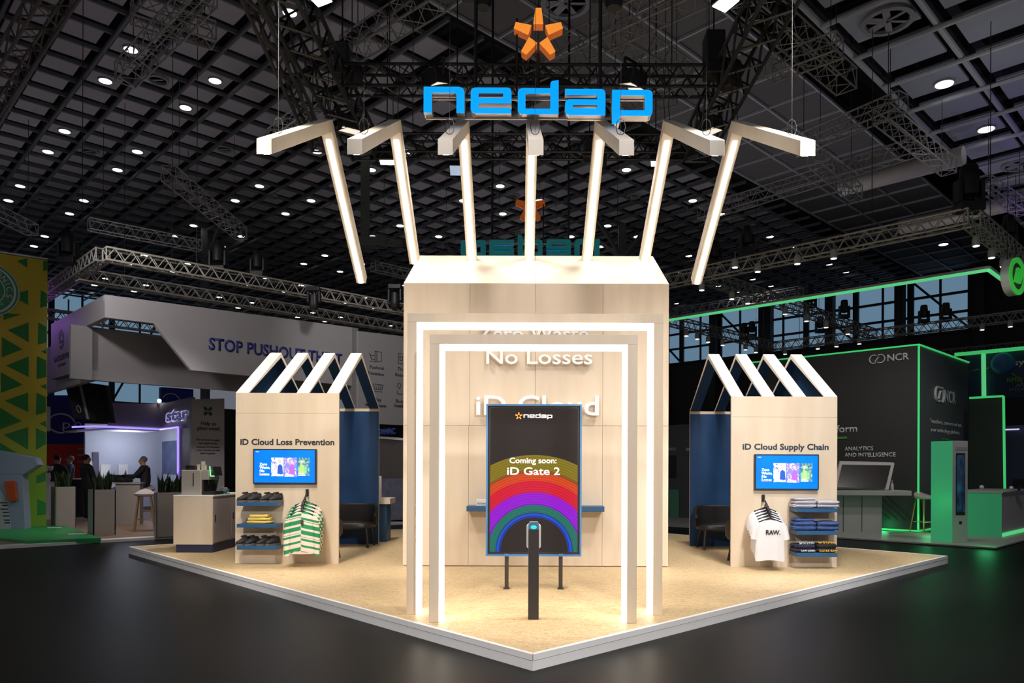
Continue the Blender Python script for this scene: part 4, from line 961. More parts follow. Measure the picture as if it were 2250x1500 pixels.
fixture(at(1440, 360, 15.0), (1.5, 11, 2), LENS, 'small bright floodlight right of the fifth beam', 0.10, True)
# other trusses, px endpoints at a given height
def tpx(p1, p2, z, s, label, m=ALUD, r=0.02, bay=None):
    return truss(onz(*p1, z), onz(*p2, z), s, m, label, bay, r)
NC0 = T(4.25, 16.5, 6.5)
truss(T(4.25, 16.5, 6.5), T(20, 16.5, 6.5), 0.30, ALU, 'long silver truss crossing above the right booth towards the green disc')
truss(T(4.25, 16.6, 6.5), T(4.25, 28, 6.5), 0.30, ALU, 'silver truss running off above the green round logo disc')
truss(T(10.45, 16.7, 6.5), T(10.45, 28.2, 6.5), 0.30, ALUD, 'silver truss running back from the last hanging beam')
truss(T(14.4, 16.7, 6.5), T(14.4, 28.2, 6.5), 0.30, ALUD, 'silver truss with small lamps sloping above the right booth apexes')
truss(T(4.25, 28.2, 6.5), T(14.5, 28.2, 6.5), 0.30, ALU, 'far silver truss running above the dark walled stand')
truss(T(4.4, 33, 6.2), T(16, 33, 6.2), 0.30, ALUD, 'farthest silver truss high before the dusk windows')
tpx((1480, 690), (1760, 640), 8.2, 0.35, 'grey truss just above the green light line on the right')
truss(T(17.5, 4.65, 6.0), T(17.5, 20.5, 6.0), 0.26, ALU, 'bright silver truss above the grey pushout fascia, upper one')
truss(T(19.6, 4.65, 5.95), T(19.6, 22, 5.95), 0.26, ALU, 'second silver truss just behind the one above the grey fascia')
truss(T(17.6, 4.65, 6.0), T(31, 4.65, 6.0), 0.26, ALUD, 'purple-tinged silver truss receding behind the yellow banner')
truss(T(25, 4.9, 5.9), T(25, 24, 5.9), 0.26, ALUD, 'third silver truss low behind the grey fascia')
tpx((370, 380), (530, 513), 9.6, 0.40, 'short grey truss hanging diagonally in the left ceiling')
tpx((195, 492), (440, 540), 9.4, 0.35, 'grey truss section hanging level above the left silver trusses')
tpx((275, 165), (452, -20), 10.2, 0.42, 'grey truss section hanging in the upper left ceiling')
tpx((290, 20), (470, 78), 10.4, 0.40, 'wide grey truss section crossing near the top left')
tpx((-20, 460), (72, 505), 9.2, 0.35, 'grey truss end entering at the left edge above the banner')
tpx((150, -60), (-40, 245), 11.4, 0.55, 'brown cable truss along the upper left corner', mat('brown_truss', (0.14, 0.11, 0.085), 0.6, noise=0.2), 0.04, 1.2)
tpx((765, 110), (960, -10), 9.8, 0.40, 'grey ceiling truss rising right of the black left side truss')
tpx((600, 300), (700, 225), 10.0, 0.30, 'dark little truss behind the first hanging beam')
tpx((1165, 150), (1575, -40), 9.6, 0.42, 'grey ceiling truss rising to the right behind the star')
tpx((1365, 80), (1502, 165), 9.6, 0.42, 'grey ceiling truss branching down right beside the star')
tpx((1630, -20), (1860, 180), 9.6, 0.42, 'grey ceiling truss slanting down behind the right black truss')
tpx((1480, 205), (1335, 250), 9.6, 0.36, 'grey truss section behind the last letter of the sign')
tpx((1690, 155), (1845, 98), 9.4, 0.36, 'short grey truss right of the black right side truss')
tpx((1740, 325), (1985, 222), 9.4, 0.36, 'grey truss right of the last hanging beam')
tpx((1935, 248), (2085, 368), 9.4, 0.36, 'grey truss slanting across the dark ceiling slot')
tpx((1540, 470), (2030, 318), 9.4, 0.36, 'long grey truss rising behind the last hanging beam')
tpx((1790, 345), (1880, 425), 9.4, 0.36, 'short grey truss dropping right of the last beam end')
tpx((2250, 460), (2160, 400), 9.2, 0.34, 'grey truss end at the right edge above the green disc')
tpx((820, 585), (1000, 625), 8.6, 0.30, 'thin grey truss left of the tower roof')
# pale duct above the right slot
dt = MB().tube(T(6.4, 24.2, ZR - 0.6), T(10.0, 24.2, ZR - 0.6), 0.28, 12).build('air_duct', mat('pale_duct', (0.42, 0.38, 0.34), 0.6, noise=0.15), smooth=True); tag(dt, 'pale round air duct across the dark ceiling slot', 'duct', 'pale air ducts')
dt = MB().tube(T(6.4, 29.7, ZR - 0.6), T(10.0, 29.7, ZR - 0.6), 0.28, 12).build('air_duct', MATS['pale_duct'], smooth=True); tag(dt, 'second pale air duct farther along the dark slot', 'duct', 'pale air ducts')
# --- ceiling downlights
DL = mat('downlight_glow', (1, 1, 1), 0.4, emit=5.0, ecol=(0.93, 0.98, 1.0)); DR = mat('downlight_rim', (0.35, 0.35, 0.35), 0.5, noise=0.05)
def downlight_mesh(r):
    t = thing('ceiling_downlight', '', 'ceiling light'); 
    MB().lathe([(r * 0.8, 0.0), (r, 0.0), (r, -0.05), (r * 0.85, -0.05)], (0, 0, 0), 16).build('rim', DR, t)
    MB().lathe([(0.0, -0.03), (r * 0.84, -0.03), (r * 0.84, -0.055), (0.0, -0.06)], (0, 0, 0), 16).build('lens', DL, t)
    return t
dlp = downlight_mesh(0.20); used = False
for i in range(i0, i1 + 1):
    for j in range(j0, j1 + 1):
        if i % 6 in (0, 2) and j % 6 in (0, 2):
            c = T(O1 + i * P1, O2 + j * P2, ZC)
            if inframe(c, 0) and c.y < 60:
                o = dlp if not used else copy_tree(dlp); used = True
                o.location = c - UP * 0.001; tag(o, 'round white downlight set in the dark coffered ceiling', 'ceiling light', 'round downlights of the coffered ceiling')
for px, py, z, lab in ((2075, 181, ZR, 'large round downlight in the blue-grey tiles at upper right'), (2167, 281, ZR, 'large round downlight lower right in the blue-grey tiles'), (2073, 535, ZC + 0.1, 'round downlight in the flat brown ceiling above the green light line')):
    o = copy_tree(dlp); o.location = onz(px, py, z) - UP * 0.001; o.scale = (1.25, 1.25, 1); tag(o, lab, 'ceiling light', 'round downlights of the right ceiling')
# --- round vents
VB = mat('vent_white', (0.30, 0.30, 0.30), 0.5, noise=0.1)
def vent(px, py, z, r, label, group='round ceiling vents', big=True):
    c = onz(px, py, z - 0.06)
    t = thing('ceiling_vent', label, 'vent', c, group)
    MB().lathe([(r * 0.78, 0.05), (r * 0.8, -0.03), (r, -0.02), (r, 0.05)], c, 20).build('rim', VB, t, smooth=True)
    MB().lathe([(0, 0.055), (r * 0.8, 0.055), (r * 0.8, 0.05), (0, 0.05)], c, 20).build('throat', DECK, t)
    if big:
        for k in range(6):
            a = 2 * PI * k / 6; d = Vector((math.cos(a), math.sin(a), 0)); s = Vector((-math.sin(a), math.cos(a), 0))
            MB().obox(c + d * r * 0.42, d * r * 0.36, s * r * 0.13 + UP * 0.02, UP * 0.004).build('blade', VB, t)
    else: MB().obox(c, (r * 0.5, 0, 0), (0, r * 0.1, 0), (0, 0, 0.01)).build('blade', VB, t)
vent(1243, 8, ZC + 0.1, 0.62, 'big round swirl vent just right of the star at the top edge')
vent(1950, 47, ZR, 0.55, 'big round swirl vent in the grey tile at upper right')
vent(2243, 362, ZR, 0.55, 'round swirl vent cut by the right edge')
vent(2040, 513, ZC + 0.1, 0.6, 'round vent beside the long silver truss on the right')
for px, py in ((347, 176), (196, 332), (493, 328), (95, 440), (235, 517), (1126, 432), (1392, 432), (1130, 512), (860, 432), (596, 433), (672, 512)):
    vent(px, py, ZC, 0.30, 'small dim round vent in the dark coffered ceiling', 'small round vents of the coffered ceiling', False)
# --- hall columns and a hanging cable column
COLM = mat('hall_column', (0.10, 0.10, 0.10), 0.7, noise=0.1)
def column(px, ptop, label, w):
    b = onz(px, ptop, ZC); t = thing('hall_column', label, 'column', (b.x, b.y, 0), 'slim hall columns')
    MB().bar((b.x, b.y, 0), (b.x, b.y, ZC + 0.1), w, w, (0, 1, 0)).build('shaft', COLM, t)
    for d in (E1, -E1, E2, -E2):
        MB().bar(Vector((b.x, b.y, ZC - 1.6)), Vector((b.x, b.y, ZC - 0.2)) + d * 1.8, 0.12, 0.16).build('strut', COLM, t)
column(452, 500, 'slim grey hall column left of the first hanging beam', 0.32)
column(1367, 492, 'slim grey hall column seen between the right hanging beams', 0.34)
column(1040, 545, 'slim grey hall column behind the third hanging beam', 0.30)
b_ = onz(803, 310, ZC); t = thing('cable_column', 'olive cable column hanging from the ceiling between the first two beams', 'column', (b_.x, b_.y, 9.0))
OLV = mat('olive_steel', (0.075, 0.078, 0.06), 0.6, noise=0.1)
zb_ = CZ + (PY - 525) * b_.y / F
MB().bar((b_.x, b_.y, zb_), (b_.x, b_.y, ZC + 0.2), 0.28, 0.2, (0, 1, 0)).build('shaft', OLV, t)
MB().box(b_.x - 0.2, b_.x + 0.75, b_.y - 0.2, b_.y + 0.2, zb_ - 0.3, zb_ + 0.02).build('cable_box', OLV, t)
MB().box(b_.x + 0.75, b_.x + 1.3, b_.y - 0.12, b_.y + 0.12, zb_ - 0.25, zb_ - 0.1).build('outlet', OLV, t)
# --- moving heads and small par lamps
def moving_head():
    t = thing('moving_head_lamp', '', 'spotlight')
    MB().box(-0.16, 0.16, -0.12, 0.12, -0.02, 0.10).build('base', BLK, t, bevel=0.01)
    for s in (-1, 1): MB().box(s * 0.15 - 0.025, s * 0.15 + 0.025, -0.08, 0.08, 0.10, 0.40).build('yoke_arm', BLK, t, bevel=0.01)
    MB().lathe([(0.06, 0.17), (0.12, 0.20), (0.125, 0.42), (0.11, 0.58), (0.09, 0.60)], (0, 0, 0), 12).build('head', BLK, t, smooth=True)
    return t
mh = moving_head(); u1 = False
for px, py, z, sc, up, lab in ((1642, 545, 6.65, 1.0, 1, 'black moving-head lamp standing on the long silver truss right of the last beam'), (1802, 722, 6.65, 1.0, 1, 'black moving-head lamp on the far truss above the right booth'), (2030, 700, 6.65, 1.0, 1, 'black moving-head lamp on the far truss left of the green disc'), (1635, 735, 6.65, 1.0, 1, 'black moving-head lamp low above the right booth apexes'), (1855, 690, 6.65, 1.0, 1, 'black moving-head lamp before the dusk windows'), (480, 588, 6.15, 1.2, 1, 'black moving-head lamp on the upper left silver truss'), (150, 570, 6.1, 1.2, 1, 'black moving-head lamp beside the top of the yellow banner'), (340, 668, 5.8, 1.0, -1, 'black moving-head lamp under the left silver trusses'), (690, 640, 5.85, 0.9, -1, 'black moving-head lamp hanging left of the tower'), (868, 635, 6.2, 1.0, -1, 'black hanging lamp close to the tower roof edge'), (2135, 440, 6.65, 1.5, 1, 'black moving-head lamp at the truss corner above the green disc')):
    o = mh if not u1 else copy_tree(mh); u1 = True
    o.location = onz(px, py + (8 if up > 0 else -8), z) if px != 2135 else T(4.3, 16.6, 6.67); o.scale = (sc, sc, sc * up); tag(o, lab, 'spotlight', 'black moving-head lamps')
UL = ['standing on the bright silver truss above the grey fascia, left one', 'standing on the bright silver truss above the grey fascia, right one', 'on the low third truss behind the grey fascia, left one', 'on the low third truss behind the grey fascia, middle one', 'standing midway on the truss above the right booth apexes', 'at the back of the truss above the right booth apexes', 'on the truss running back from the last hanging beam', 'on the truss above the green round disc, near one', 'on the far truss above the dark walled stand', 'on the long silver truss crossing above the right booth', 'at the far end of the purple-tinged truss', 'on the truss above the green round disc, far one', 'on the low third truss behind the grey fascia, right one']
for (a_, b_, z_, e_, c_), l_ in zip(FILL_UPLIGHTS, UL):  # bodies for the added ceiling uplights
    o = copy_tree(mh); o.location = T(a_, b_, z_ + 0.02); o.scale = (1, 1, 1); tag(o, 'added ceiling uplight in moving-head form ' + l_, 'spotlight', 'black moving-head lamps')
def par():
    t = thing('par_lamp', '', 'spotlight')
    MB().lathe([(0.055, -0.10), (0.075, -0.09), (0.075, 0.05), (0.05, 0.10), (0.02, 0.11)], (0, 0, 0), 12).build('can', ALU, t, smooth=True)
    MB().lathe([(0.0, -0.104), (0.06, -0.104), (0.06, -0.098), (0, -0.095)], (0, 0, 0), 12).build('lens', LENS, t)
    MB().tube((0, 0, 0.10), (0, 0, 0.24), 0.012, 6).build('clamp', ALUD, t)
    return t
pp = par(); u2 = False
PAR = [(1508, 731), (1532, 738), (1556, 745), (1588, 752), (1638, 762), (1661, 768), (1725, 772), (1542, 629), (1608, 649), (1643, 659), (1725, 683), (1772, 698), (1815, 712), (1863, 727), (1797, 760), (1838, 755), (1888, 749), (1665, 588), (1752, 570), (1832, 558), (2179, 520), (2214, 547), (2240, 567), (2158, 718), (2220, 711), (1615, 578)]
for k, (px, py) in enumerate(PAR):
    o = pp if not u2 else copy_tree(pp); u2 = True
    o.location = onz(px, py, 6.15)
    if k in (20, 21, 22): o.location = T(4.25, o.location.dot(E2), 6.12)
    s = 1.1 if k < 7 or 10 < k < 17 else 1.0
    o.scale = (s, s, s); tag(o, 'small silver lamp hanging from the silver trusses on the right', 'spotlight', 'small lamps under the right silver trusses')
pf = mat('star_burst_lamp', (1, 0.95, 0.85), 0.4, emit=12, ecol=(1, 0.9, 0.75))
# chain hoists on the stand frame
def hoist(p, label, s=1.0):
    p = Vector(p); t = thing('chain_hoist', label, 'hoist', p, 'black chain hoists')
    MB().box(p.x - 0.11 * s, p.x + 0.11 * s, p.y - 0.13 * s, p.y + 0.13 * s, p.z, p.z + 0.5 * s).build('motor', BLK, t, bevel=0.02)
    MB().lathe([(0.10 * s, 0), (0.13 * s, 0.05), (0.13 * s, 0.3 * s), (0.09 * s, 0.34 * s)], p + Vector((0.2 * s, 0, -0.15 * s)), 10).build('chain_bag', BLK, t, smooth=True)
    MB().tube(p + UP * 0.5 * s, Vector((p.x, p.y, ZC - 0.3)), 0.012, 6).build('chain', BLK, t)
hoist((2.55, 10.5, 7.05), 'black chain hoist on the right end of the cross truss', 1.2)
hoist((-2.75, 10.6, 7.1), 'black chain hoist on the left end of the cross truss', 0.9)
hoist((-3.0, 8.6, 7.25), 'black chain hoist on the left side truss near the top edge', 1.1)
hoist((2.95, 8.7, 7.25), 'black chain hoist on the right side truss near the top edge', 1.1)
hoist((-0.85, 9.6, 7.6), 'black hoist cluster left of the star', 0.9)
hoist((0.85, 9.6, 7.6), 'black hoist cluster right of the star', 0.9)
hoist((0.95, 12.6, 6.75), 'black chain hoist on the rear cross truss below the sign', 0.9)
# ================================================================ NEIGHBOURING STANDS, LEFT
def pan1(t1, q, depth, m, parent, name, label=None, bevel=0):
    return MB().poly3([ont1(x, y, t1) for x, y in q], E1 * depth).build(name, m, parent, label=label, bevel=bevel)
def pan2(t2, q, depth, m, parent, name, label=None):
    return MB().poly3([ont2(x, y, t2) for x, y in q], E2 * depth).build(name, m, parent, label=label)
def txt1(st, x0, y0, x1, h, t1, m, parent, bold=0.01, label=None):
    a = ont1(x0, y0, t1); wd = (ont1(x1, y0, t1) - a).dot(E2)
    return text(st, h * a.y / F / 0.73, m, a - E1 * 0.002, E2, UP, parent, 0.004, width=wd, bold=bold, label=label)
def txt2(st, x0, y0, x1, h, t2, m, parent, bold=0.01, label=None):
    a = ont2(x0, y0, t2); wd = (ont2(x1, y0, t2) - a).dot(-E1)
    return text(st, h * a.y / F / 0.73, m, a - E2 * 0.002, -E1, UP, parent, 0.004, width=wd, bold=bold, label=label)
# --- yellow and green triangle banner
BR_ = onz(102, 1154.5, 0.105); tb1 = BR_.dot(E1)
ban = thing('triangle_banner', 'yellow banner wall printed with green triangles at the left edge', 'banner', BR_ - E2 * 1.5)
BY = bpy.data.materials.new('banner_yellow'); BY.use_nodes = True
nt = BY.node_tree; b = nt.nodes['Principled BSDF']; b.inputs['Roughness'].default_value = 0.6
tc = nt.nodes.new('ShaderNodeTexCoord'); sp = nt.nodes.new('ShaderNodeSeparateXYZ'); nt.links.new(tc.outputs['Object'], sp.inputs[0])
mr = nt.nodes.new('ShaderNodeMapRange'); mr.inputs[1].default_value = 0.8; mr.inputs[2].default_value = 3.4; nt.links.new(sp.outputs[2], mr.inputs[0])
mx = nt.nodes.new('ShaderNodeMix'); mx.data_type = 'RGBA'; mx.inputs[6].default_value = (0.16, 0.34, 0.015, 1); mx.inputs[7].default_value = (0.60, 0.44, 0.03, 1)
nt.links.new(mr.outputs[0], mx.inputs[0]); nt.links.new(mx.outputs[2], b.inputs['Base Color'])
BG = mat('banner_green', (0.012, 0.20, 0.03), 0.6, noise=0.1, nscale=2)
_l = ont1(-160, 533, tb1)
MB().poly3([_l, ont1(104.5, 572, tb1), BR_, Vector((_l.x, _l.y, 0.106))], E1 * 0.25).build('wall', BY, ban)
MB().bar(ont1(-160, 532, tb1) + UP * 0.02, ont1(104.5, 571, tb1) + UP * 0.02, 0.05, 0.03).build('top_rail', WHITE, ban)
TRI = [[(37, 573), (60, 567), (60, 588)], [(95, 573), (104, 574), (103.5, 592), (95, 596)], [(45, 642), (62, 637), (62, 670), (44, 660)], [(90, 637), (103, 645), (103, 672), (88, 676)], [(8, 688), (47, 690), (8, 703)], [(17, 725), (63, 708), (63, 752)], [(84, 708), (102, 718), (102, 752), (83, 757)], [(4, 740), (50, 767), (4, 785)], [(90, 772), (102, 767), (102, 778)], [(13, 803), (63, 783), (63, 828)], [(81, 782), (102, 792), (102, 828), (80, 833)], [(2, 817), (50, 845), (2, 863)], [(88, 848), (102, 843), (102, 856)], [(10, 880), (62, 862), (62, 905)], [(80, 862), (101, 872), (101, 905), (79, 912)], [(0, 895), (48, 925), (0, 943)], [(86, 930), (101, 924), (101, 938)], [(8, 955), (62, 938), (62, 988)], [(79, 940), (101, 950), (101, 975), (79, 988)], [(0, 972), (45, 1000), (0, 1018)], [(48, 1045), (60, 1040), (60, 1063)], [(80, 1045), (101, 1035), (101, 1056), (80, 1062)], [(82, 1096), (101, 1104), (101, 1130), (82, 1132)]]
for q in TRI:
    c_ = sum((ont1(x, y, tb1) for x, y in q), Vector()) / len(q)
    MB().poly3([ont1(x, y, tb1 - 0.004) for x, y in q], E1 * 0.003).build('triangle_print', BG, ban)
rs = thing('round_sign', 'round green and white sign lettered RONICS on the yellow banner', 'sign', ont1(-22, 700, tb1 - 0.03))
def disc1(r, t1, d, m, name, r_in=None):
    n = 40; c_ = ont1(-30, 634, t1); rr = r * c_.y / F
    f = lambda k, R_: c_ + (E2 * math.cos(2 * PI * k / n) + UP * math.sin(2 * PI * k / n)) * R_
    if r_in is None: return MB().poly3([f(i, rr) for i in range(n)], E1 * d).build(name, m, rs)
    ri = r_in * c_.y / F; mb = MB()
    for i in range(n): mb.poly3([f(i, rr), f(i + 1, rr), f(i + 1, ri), f(i, ri)], E1 * d)
    return mb.build(name, m, rs)
SG = mat('sign_green', (0.02, 0.26, 0.11), 0.5, noise=0.08); SW = mat('sign_white', (0.62, 0.60, 0.66), 0.5, noise=0.04)
disc1(60.5, tb1 - 0.06, 0.055, SG, 'disc'); disc1(60.5, tb1 - 0.064, 0.004, SW, 'outer_rim', 59)
disc1(54.7, tb1 - 0.064, 0.004, SW, 'white_ring', 50.6); disc1(34.5, tb1 - 0.064, 0.004, SW, 'inner_ring', 32.5)
cc = ont1(-30, 634, tb1 - 0.066)
for ch, th_ in (('R', 78), ('O', 59), ('N', 40), ('I', 24), ('C', 8), ('S', -12)):
    a = math.radians(th_); rd = E2 * math.cos(a) + UP * math.sin(a); tg_ = E2 * math.sin(a) - UP * math.cos(a)
    text(ch, 0.165, SW, cc + rd * 36.8 * cc.y / F, tg_, rd, rs, 0.004, bold=0.012, align='CENTER')
stp = ont1(16, 652, tb1 - 0.066); sm = MB()
sm.prism([((0.045 if i % 2 == 0 else 0.02) * math.sin(2 * PI * i / 10), (0.045 if i % 2 == 0 else 0.02) * math.cos(2 * PI * i / 10)) for i in range(10)], stp, E2, UP, E1, 0.004)
sm.build('star_print', mat('orange_print', (0.65, 0.24, 0.02), 0.6, noise=0.1), rs)
text('12', 0.09, SW, ont1(-2, 671, tb1 - 0.066), (E2 + UP * 0.5).normalized(), (UP - E2 * 0.5).normalized(), rs, 0.004, bold=0.02)
# --- low green plinth
gz = 0.105
gA, gB, gC, gD = onz(60, 1188, gz), onz(222, 1181.5, gz), onz(138, 1152.5, gz), onz(-190, 1161, gz)
gp = thing('green_plinth', 'low bright green plinth on the floor at the left edge', 'plinth', (gA.x, gA.y, 0))
GT = mat('green_top', (0.02, 0.30, 0.075), 0.4, noise=0.06, nscale=2)
MB().poly3([gA, gB, gC, gD], (0, 0, -0.085)).build('top', GT, gp)
MB().poly3([p + (gC - p) * 0.03 - UP * 0.0851 for p in (gA, gB, gC, gD)], (0, 0, -0.0195)).build('base', GREYP, gp)
for a, b2 in (((104, 1159.5), (136, 1158.5)), ((150, 1173.5), (190, 1172.5))):
    p, q = onz(*a, gz), onz(*b2, gz); MB().bar(p + UP * 0.004, q + UP * 0.004, 0.16, 0.006).build('name_plate', WHITE, gp)
# --- pale kiosk machine
KB = mat('kiosk_blue_grey', (0.30, 0.36, 0.48), 0.45, noise=0.06, nscale=3)
YK = 16.5
ki = thing('checkout_kiosk', 'pale blue-grey checkout machine with an orange handle at the left edge', 'machine', at(20, 1190, YK))
ki.location.z = gz
zk = gz
kp = lambda q: [at(x, y, YK) for x, y in q]
MB().poly3([at(-90, 1040, YK), at(48, 1043, YK), at(50, 1060, YK), at(56, 1165, YK), at(-90, 1165, YK)], (-0.1, 0.35, 0)).build('body', KB, ki, bevel=0.01)
MB().poly3(kp([(-90, 975), (0, 990), (76, 1005), (84, 1021), (50, 1043), (-90, 1040)]), (-0.1, 0.35, 0)).build('canopy', KB, ki, bevel=0.01)
MB().poly3([p - Vector((0, 0.012, 0)) for p in kp([(-90, 1066), (-10, 1058), (8, 1085), (18, 1115), (24, 1150), (25, 1164), (-90, 1164)])], (0, 0.011, 0)).build('side_panel', mat('kiosk_white', (0.50, 0.50, 0.54), 0.5, noise=0.04), ki)
MB().poly3([p - Vector((0, 0.06, 0)) for p in kp([(13, 1056), (36, 1056), (40, 1097), (36, 1101), (24, 1102), (19, 1096)])], (0, 0.055, 0)).build('handle', mat('orange_plastic', (0.55, 0.09, 0.012), 0.4, noise=0.08), ki, bevel=0.012)
for x0, x1, y in ((0, 15, 1104), (5, 16, 1110), (1, 18, 1118), (6, 20, 1125), (6, 21, 1133), (9, 22, 1142), (10, 22, 1148)):
    a, b2 = at(x0, y, YK - 0.014), at(x1, y, YK - 0.014); MB().box(a.x, b2.x, YK - 0.016, YK - 0.0125, a.z - 0.012, a.z + 0.012).build('print_line', INK, ki)
# --- wooden stand floor and grey fascia
WF = ramp_mat('stand_wood_floor', [(0.35, (0.20, 0.12, 0.075)), (0.65, (0.32, 0.21, 0.135))], 2.0, (1, 9, 1), 0.4, 4, rot=(0, 0, 0.78))
eA = onz(150, 1191, 0.05); t1f = eA.dot(E1)
gf = thing('stand_floor', 'wooden floor with pale edge under the neighbouring grey stand', 'platform', T(t1f + 8, 10, 0))
MB().poly3([T(t1f + 0.3, 2.5, 0.0), T(t1f + 0.3, 26, 0.0), T(t1f + 17, 26, 0.0), T(t1f + 17, 2.5, 0.0)], (0, 0, 0.05)).build('boards', WF, gf)
MB().poly3([T(t1f, 2.2, 0.0), T(t1f, 26, 0.0), T(t1f + 0.3, 26, 0.0), T(t1f + 0.3, 2.2, 0.0)], (0, 0, 0.052)).build('edge_strip', WHITE, gf)
tF = 17.5
fa = thing('grey_fascia', 'suspended grey fascia reading STOP PUSHOUT THEFT above the left booth', 'fascia', T(17.5, 10, 3.4))
pan1(tF, [(230.5, 647), (774, 719), (774, 847), (420, 813), (338, 710), (230.5, 697)], 0.12, GREYP, fa, 'front_panel')
t2F = ont1(230.5, 660, tF).dot(E2)
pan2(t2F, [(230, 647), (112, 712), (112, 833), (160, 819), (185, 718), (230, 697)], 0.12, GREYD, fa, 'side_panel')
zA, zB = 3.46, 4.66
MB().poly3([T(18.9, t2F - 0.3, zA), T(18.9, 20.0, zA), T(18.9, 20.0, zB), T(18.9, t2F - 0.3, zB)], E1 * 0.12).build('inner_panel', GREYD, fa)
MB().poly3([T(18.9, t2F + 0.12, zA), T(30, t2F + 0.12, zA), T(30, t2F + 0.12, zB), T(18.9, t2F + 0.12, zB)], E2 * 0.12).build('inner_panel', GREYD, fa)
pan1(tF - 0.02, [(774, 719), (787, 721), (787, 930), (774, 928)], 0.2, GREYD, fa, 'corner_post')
txt1('STOP PUSHOUT THEFT', 458, 767, 752, 27, tF, mat('royal_ink', (0.035, 0.045, 0.24), 0.6, noise=0.08), fa, 0.03, 'dark blue lettering reading STOP PUSHOUT THEFT')
txt2('GATEKEEPER', 119, 797, 152, 12, t2F, INK, fa, 0.01); txt2('SYSTEMS', 127, 807, 144, 6, t2F, INK, fa, 0.01)
lgq = MB()
for q in ([(134, 722), (139.5, 734), (139, 744), (136.5, 740), (134, 733), (131.5, 741), (131.5, 748), (129, 743), (129, 733)], [(129.5, 749), (139.5, 745), (139.5, 757), (134, 769), (129.5, 761), (133, 759), (134.5, 762), (136.5, 756), (136.5, 751), (131, 755)]):
    lgq.poly3([ont2(x, y, t2F - 0.006) for x, y in q], E2 * 0.005)
lgq.build('emblem', INK, fa, label='dark pointed G emblem')
ip = thing('icon_panel', 'tall grey panel with line icons and captions between left booth and tower', 'panel', ont1(835, 935, tF - 0.1))
pan1(tF - 0.1, [(787, 727), (915, 742), (915, 935), (787, 929)], 0.12, GREYP, ip, 'board')
GI = INK
for st, x0, y, x1 in (('Pushout', 812, 809, 843), ('Prevention', 807, 822, 843), ('Trolley', 873, 813, 903), ('Retention', 868, 826, 906), ('Trolley', 812, 880, 838), ('Management', 803, 892, 848), ('Business', 869, 884, 904), ('Intelligence', 866, 894, 908)):
    txt1(st, x0, y, x1, 7.5, tF - 0.1, GI, ip, 0.012)
def icon(lines, name):
    mb = MB()
    for l in lines:
        pts_ = [ont1(x, y, tF - 0.104) for x, y in l]
        for p, q in zip(pts_[:-1], pts_[1:]): mb.tube(p, q, 0.008, 4)
    mb.build(name, GI, ip)
icon([[(824, 771), (838, 774), (838, 794), (824, 795), (824, 771)], [(824, 773), (828, 771), (828, 793)], [(811, 776), (814, 778), (816, 789), (824, 790)], [(814, 780), (823, 781)], [(813, 793), (824, 794)]], 'cart_icon')
icon([[(875, 776), (888, 778), (888, 800), (875, 798), (875, 776)], [(878, 783), (885, 784), (884, 792), (879, 791), (878, 783)]], 'lock_icon')
icon([[(820, 843), (842, 846), (839, 856), (823, 855), (820, 843)], [(823, 860), (840, 861)], [(826, 846), (827, 855)], [(832, 846), (832, 856)], [(837, 847), (836, 856)]], 'trolley_icon')
icon([[(875, 842), (879, 842), (881, 847), (877, 854), (873, 847), (875, 842)], [(873, 858), (873, 865), (884, 866)]], 'route_icon')
# --- help us plant trees column
hp = thing('tree_campaign_panel', 'grey column lettered Help us plant trees with a dark leaf emblem', 'panel', ont1(456, 1140, 21.0))
pan1(21.0, [(421, 877), (493, 875), (493, 1142), (421, 1146)], 0.12, GREYP, hp, 'board')
for st, x0, y, x1, h in (('Help us', 441, 933, 474, 8), ('plant trees!', 433, 943.5, 483, 8), ('For every new thought', 432, 967, 482, 4), ('we plant trees', 437, 975, 478, 4), ('because 35 thousand', 432, 983, 482, 4), ('and 2 tonnes, we will', 433, 990, 482, 4), ('plant together', 440, 997, 474, 4)):
    txt1(st, x0, y, x1, h, 21.0, INK, hp, 0.015)
lf = MB()
for k in range(4):
    a = PI / 4 + k * PI / 2; c_ = ont1(457, 903, 20.99); d = E2 * math.cos(a) + UP * math.sin(a); s_ = -E2 * math.sin(a) + UP * math.cos(a)
    lf.poly3([c_ + d * 0.02, c_ + d * 0.07 + s_ * 0.045, c_ + d * 0.15 + s_ * 0.03, c_ + d * 0.15 - s_ * 0.03, c_ + d * 0.07 - s_ * 0.045], E1 * 0.006)
lf.build('leaf_emblem', mat('teal_ink', (0.01, 0.05, 0.08), 0.6, noise=0.1), hp)
# --- printer stand with purple light line
PURP = mat('purple_led', (0.3, 0.1, 0.9), 0.4, emit=1.3, ecol=(0.36, 0.26, 0.95))
LILW = mat('lilac_white_wall', (0.55, 0.58, 0.68), 0.6, noise=0.05, nscale=1)
LILG = mat('lilac_grey_fascia', (0.27, 0.25, 0.31), 0.6, noise=0.08, nscale=1)
t1S = 27.0
ps = thing('printer_stand', 'white walled stand with purple light line and star sign', 'exhibition stand', ont1(290, 1130, t1S))
pan1(t1S, [(187, 930), (358, 935), (358, 1110), (187, 1120)], 0.15, LILW, ps, 'back_wall')
t2S = ont1(356, 1000, t1S).dot(E2)
pan2(t2S, [(352, 940), (391, 936), (391, 1115), (352, 1108)], 0.12, LILW, ps, 'side_wall')
pan1(t1S - 2.2, [(240, 884), (352, 888), (352, 938), (240, 934)], 0.15, LILG, ps, 'front_fascia')
t2S2 = ont1(352, 900, t1S - 2.2).dot(E2)
pan2(t2S2, [(351.5, 888), (420, 872), (420, 940), (351.5, 938)], 0.12, LILG, ps, 'side_fascia')
pan2(t2S2 - 0.05, [(392, 940), (420, 940), (420, 1120), (392, 1112)], 0.12, GREYD, ps, 'end_wall')
